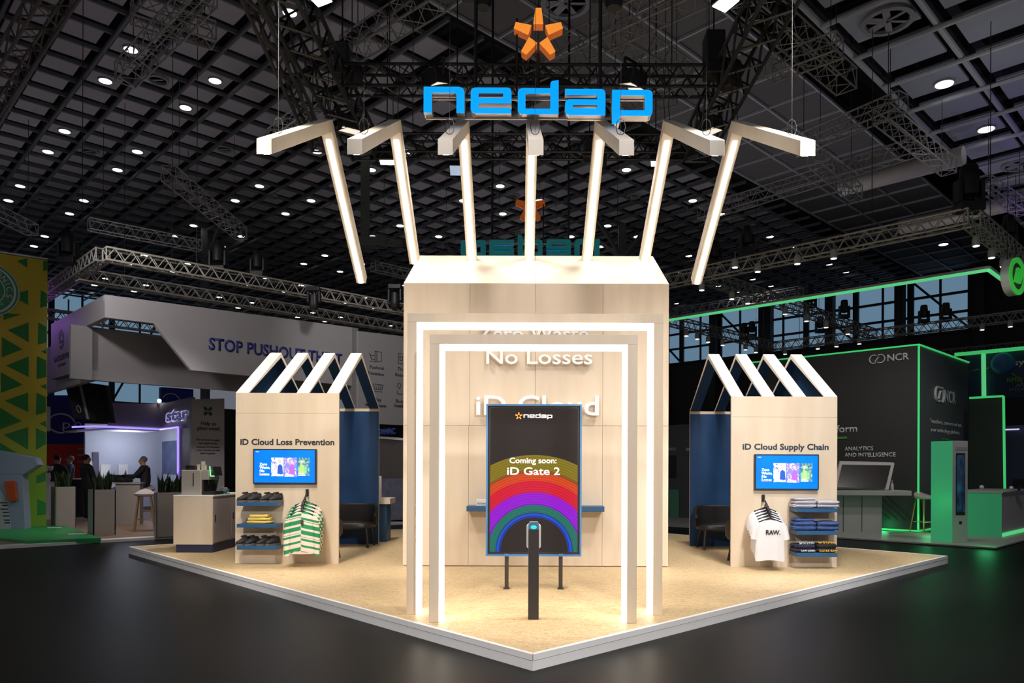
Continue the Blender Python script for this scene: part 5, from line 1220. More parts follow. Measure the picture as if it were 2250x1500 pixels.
zl = ont1(300, 939, t1S - 2.2).z
def ledpx(pts_, name='light_line', r=0.03, m=PURP): 
    mb = MB(); mb.path(pts_, r, 6); return mb.build(name, m, ps, label='glowing purple light line')
ledpx([ont1(158, 938, t1S - 2.25), ont1(208, 936, t1S - 2.25), ont1(352, 943, t1S - 2.25)])
ledpx([ont2(352, 943, t2S2 - 0.08), ont2(391, 938, t2S2 - 0.08), ont2(391, 1062, t2S2 - 0.08)])
pan1(t1S - 2.1, [(165, 944), (240, 939), (352, 945), (352, 947), (240, 943), (180, 947)], 1.5, LILW, ps, 'soffit')
txt2('star', 365, 926, 414, 26, t2S2 - 0.05, mat('sign_halo', (0.8, 0.8, 0.95), 0.4, emit=0.45, ecol=(0.75, 0.75, 1.0)), ps, 0.075)
s1 = txt2('star', 366, 925, 413, 24, t2S2 - 0.06, mat('sign_navy', (0.03, 0.02, 0.16), 0.4, emit=0.12, ecol=(0.3, 0.25, 0.9)), ps, 0.04, 'dark blue raised letters reading star')
pan2(t2S - 0.02, [(356, 970), (390, 967), (390, 1042), (356, 1040)], 0.02, mat('poster_blue', (0.10, 0.13, 0.25), 0.5, noise=0.6, nscale=3), ps, 'poster')
for x0, x1, y0, y1 in ((222, 243, 1020, 1062), (260, 281, 1020, 1062)):
    fp = pan1(t1S - 0.05, [(x0, y0), (x1, y0), (x1, y1), (x0, y1)], 0.04, WHITE, ps, 'picture_board')
    mb = MB(); mb.poly3([ont1(x, y, t1S - 0.06) for x, y in ((x0 + 5, y1 - 8), (x0 + 9, y1 - 14), (x1 - 4, y0 + 12), (x1 - 3, y0 + 20), (x0 + 14, y1 - 6))], E1 * 0.008); mb.build('pen_print', mat('slate_blue', (0.06, 0.08, 0.16), 0.6, noise=0.2), fp)
pan1(t1S - 0.03, [(203, 993), (217, 993), (219, 1060), (206, 1060)], 0.03, mat('door_violet', (0.10, 0.09, 0.15), 0.5, noise=0.2), ps, 'door')
for px in (197, 215, 375):
    spt = bpy.data.lights.new('downspot', 'SPOT'); spt.energy = 25; spt.spot_size = 1.0; spt.color = (1, 0.97, 0.9)
    so = bpy.data.objects.new('wall_washer', spt); C.objects.link(so); so.location = ont1(px, 948, t1S - 0.5); so.parent = None
bl = bpy.data.lights.new('purple_glow', 'POINT'); bl.energy = 45; bl.color = (0.82, 0.86, 1.0); bl.shadow_soft_size = 0.3
bo = bpy.data.objects.new('stand_lamp', bl); C.objects.link(bo); bo.location = ont1(280, 965, t1S - 1.2)
lp = thing('burst_lamp', 'tiny dazzling lamp on top of the printer stand fascia', 'spotlight', ont1(350, 886, t1S - 2.3))
MB().ball(Vector(lp.location) + UP * 0.08, 0.06).build('lens', pf, lp, smooth=True)
MB().tube(Vector(lp.location) - UP * 0.05 + E1 * 0.06, Vector(lp.location) + UP * 0.08 + E1 * 0.09, 0.03, 8).build('bracket', BLK, lp)
# --- blue and red wall behind the people
bw_ = thing('blue_red_wall', 'dark blue and red wall with a white ring and letter p', 'wall', ont1(150, 1130, 29.0))
pan1(29.0, [(80, 868), (190, 868), (190, 975), (80, 975)], 0.2, mat('royal_blue_wall', (0.014, 0.016, 0.24), 0.6, noise=0.1), bw_, 'blue_panel')
pan1(29.0, [(80, 975), (190, 975), (190, 1122), (80, 1126)], 0.2, mat('red_wall', (0.55, 0.035, 0.015), 0.6, noise=0.08), bw_, 'red_panel')
rg_ = MB(); c_ = ont1(135, 930, 28.98); rr = 21 * c_.y / F
for i in range(26):
    a0, a1 = math.radians(10 + i * 10.5), math.radians(10 + (i + 1) * 10.5)
    rg_.tube(c_ + (E2 * math.cos(a0) * 1.2 + UP * math.sin(a0)) * rr, c_ + (E2 * math.cos(a1) * 1.2 + UP * math.sin(a1)) * rr, 0.03, 4)
rg_.build('ring_print', SW, bw_)
txt1('p', 135, 940, 152, 20, 28.98, SW, bw_, 0.0); txt1('o', 162, 938, 178, 18, 28.98, SW, bw_, 0.0)
for y in (987, 1001, 1015): txt1('Business', 171, y, 187, 4, 28.98, SW, bw_, 0.0)
pan1(28.9, [(96, 893), (111, 893), (111, 947), (96, 947)], 0.05, WHITE, bw_, 'white_board')
b2w = thing('blue_box_sign', 'dark blue box sign with a white ring above the purple lamp stand', 'sign', ont1(390, 880, 33))
pan1(33.0, [(355, 850), (425, 855), (425, 885), (355, 883)], 0.3, MATS['royal_blue_wall'], b2w, 'box')
mb = MB(); c_ = ont1(376, 879, 32.98)
for i in range(10):
    a0, a1 = math.radians(10 + i * 16), math.radians(26 + i * 16); mb.tube(c_ + (E2 * math.cos(a0) * 1.2 + UP * math.sin(a0)) * 0.28, c_ + (E2 * math.cos(a1) * 1.2 + UP * math.sin(a1)) * 0.28, 0.02, 4)
mb.build('ring_print', SW, b2w)
# --- hanging black monitor seen from behind
hm = thing('hanging_monitor', 'black monitor back hanging tilted below the grey fascia', 'monitor', at(190, 935, 19.0))
sc_ = [at(139, 833, 19.0), at(233, 846, 19.0), at(246, 929, 18.6), at(162, 918, 18.6)]
MB().poly3(sc_, (0.03, 0.12, 0.0)).build('back_shell', BLK, hm, bevel=0.01)
def bil(u_, v_): return sc_[0].lerp(sc_[1], u_).lerp(sc_[3].lerp(sc_[2], u_), v_)
MB().poly3([bil(a, b2) - Vector((0, 0.03, 0)) for a, b2 in ((0.36, 0.02), (0.42, 0.02), (0.42, 0.98), (0.36, 0.98))], (0, 0.025, 0)).build('mount_rail', ALUD, hm)
MB().poly3([bil(a, b2) - Vector((0, 0.03, 0)) for a, b2 in ((0.84, 0.1), (0.88, 0.1), (0.88, 0.9), (0.84, 0.9))], (0, 0.025, 0)).build('mount_rail', BLK, hm)
cb = MB(); cb.path([bil(0.22 + 0.05 * math.cos(i), 0.75 + 0.1 * math.sin(i)) - Vector((0, 0.04, 0)) for i in range(8)], 0.012, 5); cb.build('cable', ALUD, hm)
for px in (150, 225): MB().tube(at(px, 838, 19.05), Vector((at(px, 838, 19.05).x, 19.05, 5.8)), 0.02, 6).build('hanging_pole', BLKT, hm)
# --- planters, counter, stools
PLT = mat('planter_taupe', (0.33, 0.29, 0.26), 0.55, noise=0.05, nscale=3); GRS = mat('snake_plant', (0.018, 0.035, 0.010), 0.6, noise=0.5, nscale=20); SOIL = mat('soil', (0.02, 0.015, 0.01), 0.9, noise=0.3, nscale=30)
def planter(px, pb, w1, w2, ptop, label, pl):
    c = onz(px, pb, 0.05); h = CZ + (PY - ptop) * c.y / F - 0.05
    t = thing('planter', label, 'planter', c, 'tall taupe planters')
    q = [c, c + E1 * w1, c + E1 * w1 + E2 * w2, c + E2 * w2]
    mb = MB(); th = 0.02
    for i in range(4):
        a, b2 = q[i], q[(i + 1) % 4]; m_ = sum(q, Vector()) / 4; n_ = (m_ - (a + b2) / 2).normalized()
        mb.poly3([a, b2, b2 + UP * h, a + UP * h], n_ * th)
    mb.build('box', PLT, t)
    i_ = [p + (sum(q, Vector()) / 4 - p) * 0.06 for p in q]
    MB().poly3([p + UP * 0.02 for p in i_], (0, 0, h - 0.06)).build('soil', SOIL, t)
    rnd = random.Random(pl)
    for k in range(int(60 * max(w1, w2) / 0.4)):
        p = c + E1 * rnd.uniform(0.06, w1 - 0.06) + E2 * rnd.uniform(0.06, w2 - 0.06) + UP * (h - 0.05)
        L = rnd.uniform(0.25, 0.5); d = Vector((rnd.uniform(-0.22, 0.22), rnd.uniform(-0.22, 0.22), 1)).normalized(); s_ = Vector((math.cos(k), math.sin(k), 0)) * 0.02
        mb = MB(); a = [p, p + d * L * 0.55, p + d * L + Vector((d.x, d.y, 0)) * 0.1]; tk = s_.cross(UP) * 0.2
        mb.add([a[0] - s_, a[0] + s_, a[1] - s_ * 1.1 + tk, a[1] + s_ * 1.1 + tk, a[2], a[0] + tk * 2, a[1] + tk * 2.4], [(0, 1, 3, 2), (2, 3, 4), (1, 0, 5), (0, 2, 6, 5), (2, 4, 6), (4, 3, 6), (3, 1, 5, 6)])
        mb.build('leaf', GRS, t)
planter(205, 1178, 0.42, 0.42, 1079, 'tall taupe planter nearest the green plinth', 2)
planter(121.5, 1160, 0.42, 0.42, 1073, 'tall taupe planter partly hidden by the yellow banner edge', 3)
planter(343.5, 1180, 0.15, 1.3, 1085, 'long taupe planter beside the coffee counter', 4)
cw = thing('bar_counter', 'plain taupe bar counter the seated man leans on', 'counter', onz(285, 1152, 0.05))
ca = onz(253, 1151, 0.05); cb_ = onz(307, 1152, 0.05); hh_ = CZ + (PY - 1066) * ca.y / F - 0.05
MB().poly3([ca, cb_, cb_ + Vector((-0.28, 0.7, 0)), ca + Vector((-0.28, 0.7, 0))], (0, 0, hh_)).build('body', PLT, cw)
MB().poly3([p + UP * hh_ for p in (ca - Vector((0.03, 0.03, 0)), cb_ + Vector((0.03, -0.03, 0)), cb_ + Vector((-0.25, 0.73, 0)), ca + Vector((-0.31, 0.73, 0)))], (0, 0, 0.035)).build('top', PLT, cw)
zcn = 0.05 + hh_ + 0.035
jk = thing('folded_jacket', 'black jacket lying in a heap on the taupe bar counter', 'jacket', (at(262, 1064, ca.y + 0.35).x, ca.y + 0.35, zcn))
jm = folded(0.55, 0.40, 0.13, BKC, 0.035, 9); jm.v = [p + Vector(jk.location) for p in jm.v]; jm.build('fabric', BKC, jk, smooth=True)
jm = folded(0.34, 0.3, 0.07, BKC, 0.03, 4); jm.v = [p + Vector(jk.location) + Vector((-0.08, 0, 0.11)) for p in jm.v]; jm.build('sleeve', BKC, jk, smooth=True)
WDL = mat('oak_leg', (0.34, 0.20, 0.08), 0.5, noise=0.15, nscale=10); SEATW = mat('stool_shell', (0.42, 0.36, 0.36), 0.45, noise=0.04)
def stool(c, h, label, rz=0.0, leg=WDL, shell=SEATW):
    t = thing('bar_stool', label, 'stool', (0, 0, 0), 'white bar stools with wooden legs'); n = 20
    rg = []
    for k in range(4):
        sc = (0.72, 0.98, 1.0, 0.9)[k]; z = h + (-0.02, 0.01, 0.04, 0.05)[k]
        rg.append([Vector((0.22 * sc * math.cos(2 * PI * i / n), 0.20 * sc * math.sin(2 * PI * i / n), z + (0.10 * max(0, math.sin(2 * PI * i / n)) ** 2 if k >= 2 else 0))) for i in range(n)])
    MB().loft(rg).build('seat', shell, t, smooth=True)
    for sx in (-1, 1):
        for sy in (-1, 1): MB().tube((sx * 0.12, sy * 0.11, h - 0.01), (sx * 0.21, sy * 0.20, 0), 0.016, 8, 0.012).build('leg', leg, t)
    for sx in (-1, 1):
        MB().tube((sx * 0.183, -0.172, h * 0.32), (sx * 0.183, 0.172, h * 0.32), 0.009, 6).build('footrest', leg, t)
        MB().tube((-0.183, sx * 0.172, h * 0.32), (0.183, sx * 0.172, h * 0.32), 0.009, 6).build('footrest', leg, t)
    t.location = c; t.rotation_euler = (0, 0, rz); return t
SM = onz(318, 1166, 0.05); stool(SM, 0.80, 'empty white bar stool in front of the seated man', 0.4)
stool(onz(246, 1150, 0.05) + Vector((-0.1, 0.5, 0)), 0.78, 'white bar stool left of the taupe bar counter', 0.8)
# --- people
SKIN = mat('skin', (0.42, 0.24, 0.17), 0.6, noise=0.1, nscale=20); SUIT = mat('dark_suit', (0.010, 0.010, 0.014), 0.8, noise=0.2, nscale=12); DCOAT = mat('dark_coat', (0.014, 0.013, 0.014), 0.8, noise=0.25, nscale=10); BLUEC = mat('blue_shirt', (0.03, 0.04, 0.085), 0.8, noise=0.2, nscale=12); HAIR = mat('grey_hair', (0.16, 0.14, 0.13), 0.9, noise=0.2, nscale=30); HAIRD = mat('dark_hair', (0.015, 0.011, 0.009), 0.9, noise=0.2, nscale=30)
def person(loc, rz, label, cloth, hairm, J, hairy=0.0, extra=None):
    """J: list of (name, parent, (x,y,z), (rx,ry)); figure faces -y"""
    t = thing('person', label, 'person', loc)
    me = bpy.data.meshes.new('body'); idx = {n: i for i, (n, p, c, r) in enumerate(J)}
    me.from_pydata([c for n, p, c, r in J], [(idx[n], idx[p]) for n, p, c, r in J if p], [])
    ob = bpy.data.objects.new('tmp', me); C.objects.link(ob)
    ob.modifiers.new('skin', 'SKIN')
    for i, (n, p, c, r) in enumerate(J):
        sv = me.skin_vertices[0].data[i]; sv.radius = r; sv.use_root = (i == 0)
    sb = ob.modifiers.new('sub', 'SUBSURF'); sb.levels = 2; sb.render_levels = 2
    dg = bpy.context.evaluated_depsgraph_get(); dg.update()
    m2 = bpy.data.meshes.new_from_object(ob.evaluated_get(dg)); bpy.data.objects.remove(ob)
    m2.materials.clear(); m2.materials.append(cloth); m2.materials.append(SKIN)
    hz_ = next(c for n, p, c, r in J if n == 'neck'); hands = [Vector(c) for n, p, c, r in J if n.startswith('hand') or n.startswith('fin') or n.startswith('thumb')]
    for p in m2.polygons:
        p.use_smooth = True; c = p.center
        p.material_index = 1 if (c.z > hz_[2] and abs(c.x - hz_[0]) < 0.2) or any((c - h).length < 0.07 for h in hands) else 0
    b = bpy.data.objects.new('body', m2); link(b, t)
    hd = Vector(next(c for n, p, c, r in J if n == 'head'))
    off = Vector(loc)
    hm_ = MB(); hm_.ball(off + hd + Vector((0, 0.022, 0.035 + hairy * 0.02)), 0.082, 0.092, 0.085, 14, 10)
    # keep only the scalp and the back of the head
    keep = [f for f in hm_.f if not (sum((hm_.v[i] - off - hd).y for i in f) / len(f) < -0.035 and sum((hm_.v[i] - off - hd).z for i in f) / len(f) < 0.085)]
    hm_.f = keep; hm_.build('hair', hairm, t, smooth=True)
    eyes = MB()
    for s in (-1, 1): eyes.ball(off + hd + Vector((s * 0.032, -0.088, 0.012)), 0.011, 0.008, 0.007, 8, 6)
    eyes.build('eyes', BLK, t)
    er = MB()
    for s in (-1, 1): er.ball(off + hd + Vector((s * 0.082, 0.01, 0.0)), 0.014, 0.022, 0.034, 8, 6)
    er.build('ears', SKIN, t, smooth=True)
    if extra: extra(t, off)
    t.rotation_euler = (0, 0, rz)
    return t
def standing(arm=0.0, fold=False):
    J = [('pel', None, (0, 0, 0.95), (0.17, 0.12)), ('waist', 'pel', (0, 0, 1.12), (0.16, 0.11)), ('chest', 'waist', (0, 0.01, 1.33), (0.19, 0.13)), ('collar', 'chest', (0, 0.01, 1.46), (0.12, 0.08)), ('neck', 'collar', (0, 0.0, 1.53), (0.055, 0.055)), ('jaw', 'neck', (0, -0.015, 1.60), (0.068, 0.078)), ('head', 'jaw', (0, 0, 1.66), (0.078, 0.095)), ('crown', 'head', (0, 0.01, 1.73), (0.06, 0.072)), ('nose', 'head', (0, -0.105, 1.645), (0.014, 0.018))]
    for s, q in ((-1, 'l'), (1, 'r')):
        J += [('sho' + q, 'collar', (s * 0.19, 0.01, 1.43), (0.075, 0.07)), ('elb' + q, 'sho' + q, (s * 0.27, -0.02 - arm * 0.1, 1.16), (0.058, 0.055)), ('wri' + q, 'elb' + q, (s * (0.20 - 0.1 * arm), -0.10 - arm * 0.22, 0.98 + arm * 0.2), (0.042, 0.04)), ('hand' + q, 'wri' + q, (s * (0.19 - 0.1 * arm), -0.13 - arm * 0.26, 0.91 + arm * 0.22), (0.038, 0.025))]
        for f in range(4): J.append(('fin%d%s' % (f, q), 'hand' + q, (s * (0.165 - 0.1 * arm + 0.016 * f), -0.155 - arm * 0.30, 0.83 + arm * 0.24 - 0.008 * abs(f - 1.5)), (0.010, 0.010)))
        J.append(('thumb' + q, 'hand' + q, (s * (0.135 - 0.1 * arm), -0.16 - arm * 0.26, 0.88 + arm * 0.22), (0.011, 0.011)))
        J += [('hip' + q, 'pel', (s * 0.10, 0, 0.86), (0.105, 0.105)), ('knee' + q, 'hip' + q, (s * 0.11, -0.01, 0.49), (0.07, 0.07)), ('ank' + q, 'knee' + q, (s * 0.12, 0.02, 0.10), (0.048, 0.05)), ('toe' + q, 'ank' + q, (s * 0.13, -0.14, 0.045), (0.045, 0.035))]
    return J
def sitting(h):
    J = [('pel', None, (0, 0, h + 0.13), (0.17, 0.14)), ('waist', 'pel', (0, -0.01, h + 0.27), (0.165, 0.13)), ('chest', 'waist', (0, -0.05, h + 0.46), (0.195, 0.14)), ('collar', 'chest', (0, -0.06, h + 0.58), (0.13, 0.09)), ('neck', 'collar', (0, -0.08, h + 0.645), (0.058, 0.058)), ('jaw', 'neck', (0, -0.105, h + 0.71), (0.07, 0.08)), ('head', 'jaw', (0, -0.095, h + 0.775), (0.08, 0.097)), ('crown', 'head', (0, -0.085, h + 0.845), (0.06, 0.072)), ('nose', 'head', (0, -0.20, h + 0.76), (0.014, 0.018))]
    for s, q in ((-1, 'l'), (1, 'r')):
        J += [('sho' + q, 'collar', (s * 0.20, -0.05, h + 0.54), (0.08, 0.075)), ('elb' + q, 'sho' + q, (s * 0.27, -0.22, h + 0.34), (0.062, 0.058)), ('wri' + q, 'elb' + q, (s * 0.16, -0.46, h + 0.37), (0.044, 0.04)), ('hand' + q, 'wri' + q, (s * 0.13, -0.54, h + 0.375), (0.042, 0.024))]
        for f in range(4): J.append(('fin%d%s' % (f, q), 'hand' + q, (s * (0.095 + 0.02 * f), -0.625 + 0.008 * abs(f - 1.5), h + 0.36), (0.010, 0.010)))
        J.append(('thumb' + q, 'hand' + q, (s * 0.075, -0.575, h + 0.385), (0.011, 0.011)))
        J += [('hip' + q, 'pel', (s * 0.10, -0.06, h + 0.09), (0.105, 0.10)), ('knee' + q, 'hip' + q, (s * 0.14, -0.44, h + 0.07), (0.075, 0.075)), ('ank' + q, 'knee' + q, (s * 0.13, -0.34, h - 0.36), (0.05, 0.05)), ('toe' + q, 'ank' + q, (s * 0.14, -0.50, h - 0.42), (0.045, 0.035))]
    return J
def collar_x(t, off):
    MB().prism([(-0.05, 1.28), (0, 1.18), (0.05, 1.28), (0.03, 1.44), (-0.03, 1.44)], off + Vector((0, -0.14, -0.0)), (1, 0, 0), UP, (0, 1, 0), 0.05).build('shirt_front', WHITE, t)
pz = 0.05
h_ = 0.84
sm_loc = Vector((at(322, 1029, 19.8).x, 19.8, 0.05)); stool(sm_loc, 0.83, 'white bar stool the suited man sits on behind the counter', 0.2)
def seat_shirt(t, off): MB().prism([(-0.05, h_ + 0.36), (0, h_ + 0.28), (0.05, h_ + 0.36), (0.035, h_ + 0.60), (-0.035, h_ + 0.60)], off + Vector((0, -0.205, 0)), (1, 0, 0), (0, 0.15, 1), (0, 1, 0), 0.04).build('shirt_front', WHITE, t)
person(sm_loc, math.radians(-82), 'man in a dark suit seated on a bar stool leaning on the taupe counter', SUIT, HAIR, sitting(h_), 0.0, seat_shirt)
person(onz(128, 1098, 0.0).normalized() * 0 + Vector((at(126, 1029, 21.0).x, 21.0, pz)), math.radians(178), 'dark-haired person in a black coat seen from behind next to the yellow banner', DCOAT, HAIRD, standing(0.5), 0.6)
person(Vector((at(154, 1029, 22.4).x, 22.4, pz)), math.radians(-60), 'bald person in a dark blue jumper and pale collar standing before the red wall', BLUEC, HAIR, standing(0.3), 0.0, collar_x)
person(Vector((at(191, 1029, 20.2).x, 20.2, pz)), math.radians(150), 'person in a bulky black jacket seen from behind above the nearest planter', DCOAT, HAIRD, standing(0.2), 0.3)
bt = thing('standing_table', 'dark cloth covered standing table between the people and the planter', 'table', (at(170, 1029, 21.6).x, 21.6, pz))
L_ = Vector(bt.location); MB().lathe([(0.38, 0.0), (0.30, 0.6), (0.34, 1.06), (0.36, 1.08)], L_, 18).build('cloth', mat('navy_cloth', (0.010, 0.012, 0.03), 0.8, noise=0.1), bt, smooth=True)
MB().lathe([(0.0, 1.08), (0.37, 1.08), (0.37, 1.10), (0, 1.10)], L_, 18).build('top', WHITE, bt)
fl = thing('flower_bunch', 'bunch of white flowers at the edge of the yellow banner', 'flowers', (at(104, 1029, 20.4).x, 20.4, 1.08))
L_ = Vector(fl.location); ft = MB()
MB().lathe([(0.06, 0), (0.09, 0.12), (0.07, 0.25)], L_, 12).build('vase', WHITE, fl, smooth=True)
for i in range(16):
    p = L_ + Vector((0.16 * math.cos(i * 2.4) * (i / 16) ** 0.5, 0.16 * math.sin(i * 2.4) * (i / 16) ** 0.5, 0.36 + 0.05 * math.sin(i * 1.7)))
    MB().ball(p, 0.04, 0.04, 0.035, 8, 5).build('bloom', WHITE, fl, smooth=True); ft.tube(L_ + UP * 0.2, p, 0.006, 4)
ft.build('stems', GRS, fl)
sd_ = thing('flower_stand', 'slim white stand below the white flowers', 'stand', (L_.x, L_.y, pz)); MB().box(L_.x - 0.14, L_.x + 0.14, L_.y - 0.14, L_.y + 0.14, pz, 1.06).build('column', WHITE, sd_); MB().box(L_.x - 0.16, L_.x + 0.16, L_.y - 0.16, L_.y + 0.16, 1.06, 1.08).build('cap', WHITE, sd_)
# --- things seen between left booth and tower
rs2 = thing('dark_backdrop', 'dark wall with blue scribble print seen between left booth and tower', 'panel', at(870, 1165, 20))
MB().poly3([at(820, 962, 21), at(900, 968, 20), at(900, 1165, 20), at(820, 1165, 21)], (0.05, 0.2, 0)).build('board', mat('taupe_wall', (0.11, 0.095, 0.085), 0.6, noise=0.08), rs2)
MB().poly3([at(820, 1052, 20.6), at(900, 1050, 19.6), at(900, 1140, 19.6), at(820, 1146, 20.6)], (0.02, 0.06, 0)).build('counter_front', mat('scribble_print', (0.16, 0.16, 0.22), 0.6, noise=0.7, nscale=5), rs2)
MB().poly3([at(820, 962, 20.9), at(900, 968, 19.9), at(900, 963, 19.9), at(820, 957, 20.9)], (0.02, 0.3, 0)).build('ledge', WHITE, rs2)
txt = text('GIANAC', 0.22, mat('blue_letter', (0.03, 0.06, 0.25), 0.5, noise=0.1), at(832, 955, 20.6), (0.7, -0.7, 0.0), UP, rs2, 0.05, bold=0.03)
# ================================================================ NEIGHBOURING STAND, RIGHT
GLED = mat('green_line', (0.05, 0.8, 0.25), 0.4, emit=0.48, ecol=(0.08, 0.80, 0.22))
GLEDS = mat('green_line_bright', (0.05, 0.8, 0.3), 0.4, emit=0.65, ecol=(0.14, 0.74, 0.28))
DKW = mat('charcoal_wall', (0.040, 0.037, 0.037), 0.5, noise=0.12, nscale=2); DKW2 = mat('slate_wall', (0.085, 0.090, 0.098), 0.5, noise=0.08, nscale=2)
CARP = mat('grey_stage', (0.30, 0.275, 0.265), 0.45, noise=0.05, nscale=3); TGREY = mat('counter_grey', (0.40, 0.37, 0.36), 0.5, noise=0.04)
LTG = mat('light_grey_print', (0.72, 0.70, 0.70), 0.5, noise=0.04)
rf = onz(2187, 1203, 0.04)
sf = thing('grey_stage', 'low grey stage of the dark green-lit stand on the right', 'platform', (rf.x, rf.y, 0))
MB().poly3([Vector((p.x, p.y, 0.012)) for p in (rf, rf + E1 * 14, rf + E1 * 14 + E2 * 12, rf + E2 * 12)], (0, 0, 0.028)).build('deck', CARP, sf)
MB().poly3([Vector((p.x, p.y, 0.0)) for p in (rf + (E1 + E2) * 0.06, rf + E1 * 14, rf + E1 * 14 + E2 * 12, rf + E2 * 12)], (0, 0, 0.012)).build('recess', BLK, sf)
kc = onz(2016, 1170, 0.04); kc = Vector((kc.x, kc.y, 0)) * (17.2 / kc.y); t1N, t2N = kc.dot(E1), kc.dot(E2)
zN = CZ + (PY - 754) * kc.y / F
nc = thing('dark_cube_wall', 'dark walled cube edged with green light lines behind the right booth', 'exhibition stand', (kc.x, kc.y, 0.04))
K = lambda a, b2, z: T(t1N + a, t2N + b2, z)
MB().poly3([K(0, 0, 0.04), K(4.2, 0, 0.04), K(4.2, 0, zN), K(0, 0, zN)], E2 * 0.15).build('left_wall', DKW, nc)
MB().poly3([K(0, 0.15, 0.04), K(0, 4.0, 0.04), K(0, 4.0, zN), K(0, 0.15, zN)], E1 * 0.15).build('right_wall', DKW2, nc)
for k in range(24):  # fine ribbed relief at the wall foot and top
    a = 0.1 + k * 0.17; MB().bar(K(a, -0.008, 0.3), K(min(a + 0.9, 4.2), -0.008, 1.2), 0.012, 0.02, E2).build('rib', DKW, nc)
for p, q in ((K(-0.02, -0.02, zN), K(4.2, -0.02, zN)), (K(-0.02, -0.02, zN), K(-0.02, 4.0, zN)), (K(-0.02, -0.02, 0.1), K(-0.02, -0.02, zN)), (K(-0.02, -0.02, 0.07), K(1.2, -0.02, 0.07)), (K(-0.02, -0.02, 0.07), K(-0.02, 1.1, 0.07))):
    MB().bar(p, q, 0.034, 0.034).build('light_line', GLED, nc, label='glowing green light line')
def logoN(o, u, sz, parent, m):   # two interlocked rings and the letters
    v = UP; n_ = u.cross(v); mb = MB()
    for k, (cx_, a0, a1) in enumerate(((0.5, -20, 230), (1.15, 160, 410))):
        pts_ = []
        for i in range(19):
            a = math.radians(a0 + (a1 - a0) * i / 18 + (70 if k == 0 else 70)); pts_.append(o + u * (cx_ + 0.42 * math.cos(a)) * sz + v * (0.5 + 0.42 * math.sin(a)) * sz)
        for p, q in zip(pts_[:-1], pts_[1:]): mb.bar(p, q, 0.02, sz * 0.17, n_)
    mb.bar(o + u * 0.62 * sz + v * 0.25 * sz, o + u * 0.98 * sz + v * 0.72 * sz, 0.02, sz * 0.16, n_)
    mb.build('ring_emblem', m, parent, label='pale interlocked ring emblem')
    text('NCR', sz * 0.98, m, o + u * 1.75 * sz + v * 0.16 * sz, u, v, parent, 0.008, width=sz * 2.05, bold=0.015, label='pale letters reading NCR')
def onL(px, py): return ont2(px, py, t2N - 0.012)
def onR(px, py): return ont1(px, py, t1N - 0.012)
def tL(st, x0, y0, x1, h, m=LTG, bold=0.01): txt2(st, x0, y0, x1, h, t2N - 0.004, m, nc, bold, 'pale wall lettering reading ' + st)
def tR(st, x0, y0, x1, h, m=LTG, bold=0.01): txt1(st, x0, y0, x1, h, t1N - 0.004, m, nc, bold, 'pale wall lettering reading ' + st)
p_ = onL(1909, 801); logoN(p_, -E1, (onL(1996, 801) - p_).dot(-E1) / 3.8, nc, LTG)
p_ = onR(2053, 884); logoN(p_, E2, (onR(2099, 884) - p_).dot(E2) / 3.8, nc, LTG)
tL('Platform', 1803, 951, 1882, 16, LTG, 0.015); tL('ANALYTICS', 1856, 990, 1919, 9, LTG, 0.015); tL('AND INTELLIGENCE', 1856, 1003.5, 1968, 9, LTG, 0.015)
tR('Transform, connect and run', 2043, 928, 2112, 9); tR('your technology platform.', 2045, 947, 2109, 9)
a, b2 = onL(1835, 962), onL(1861, 961); MB().bar(a, b2, 0.012, 0.05).build('underline', mat('green_print', (0.10, 0.38, 0.05), 0.5, noise=0.05), nc)
a, b2 = onR(2072, 964), onR(2085, 965); MB().bar(a, b2, 0.012, 0.03).build('underline', MATS['green_print'], nc)
# low dark wall further left, seen between tower and right booth
lw = thing('dark_side_wall', 'dark low wall with pale text seen between tower and right booth', 'wall', K(6.2, 0.6, 0.04))
zlw = CZ + (PY - 926) * 21.0 / F
MB().poly3([K(4.25, 0.3, 0.04), K(9.5, 0.3, 0.04), K(9.5, 0.3, zlw), K(4.25, 0.3, zlw)], E2 * 0.15).build('board', DKW2, lw)
txt2('JOURNEYS', 1456, 990, 1486, 7, t2N + 0.29, LTG, lw); txt2('BUSINESS', 1508, 990, 1545, 7, t2N + 0.29, LTG, lw)
q_ = [ont2(x, y, t2N + 0.28) for x, y in ((1462, 1000), (1485, 1000), (1485, 1050), (1462, 1050))]
sc2 = MB().poly3(q_, E2 * 0.02).build('screen', BLK, lw)
pan2(t2N + 0.26, [(1470, 1075), (1491, 1075), (1491, 1142), (1470, 1144)], 0.02, mat('pale_green_panel', (0.10, 0.30, 0.17), 0.5, noise=0.06), lw, 'green_panel')
# sloping touch table
ct_ = thing('touch_counter', 'grey counter with a big sloping dark touch screen beside the right booth', 'counter', Vector((at(1900, 1160, 16.9).x, 16.9, 0.04)))
Yq = 16.55; c0, c1 = at(1800, 1165, Yq), at(1940, 1168, Yq)
zt1, zt0 = at(1900, 1077, Yq).z, at(1900, 1088, Yq).z
bx0, bx1 = at(1790, 1100, Yq).x, at(1940, 1100, Yq).x
MB().box(bx0, bx1, Yq + 0.05, Yq + 0.55, 0.04, zt0).build('cabinet', TGREY, ct_)
for px in (1855, 1896): x = at(px, 1120, Yq).x; MB().box(x - 0.006, x + 0.006, Yq + 0.044, Yq + 0.0505, 0.1, zt0 - 0.03).build('groove', INK, ct_)
MB().box(bx0 - 0.1, at(1996, 1080, Yq).x, Yq - 0.15, Yq + 0.6, zt0, zt1).build('worktop', TGREY, ct_, bevel=0.01)
q = [at(1830, 1074, Yq - 0.02), at(1953, 1076, Yq - 0.02), at(1966, 1018, Yq + 0.3), at(1846, 1014.5, Yq + 0.3)]
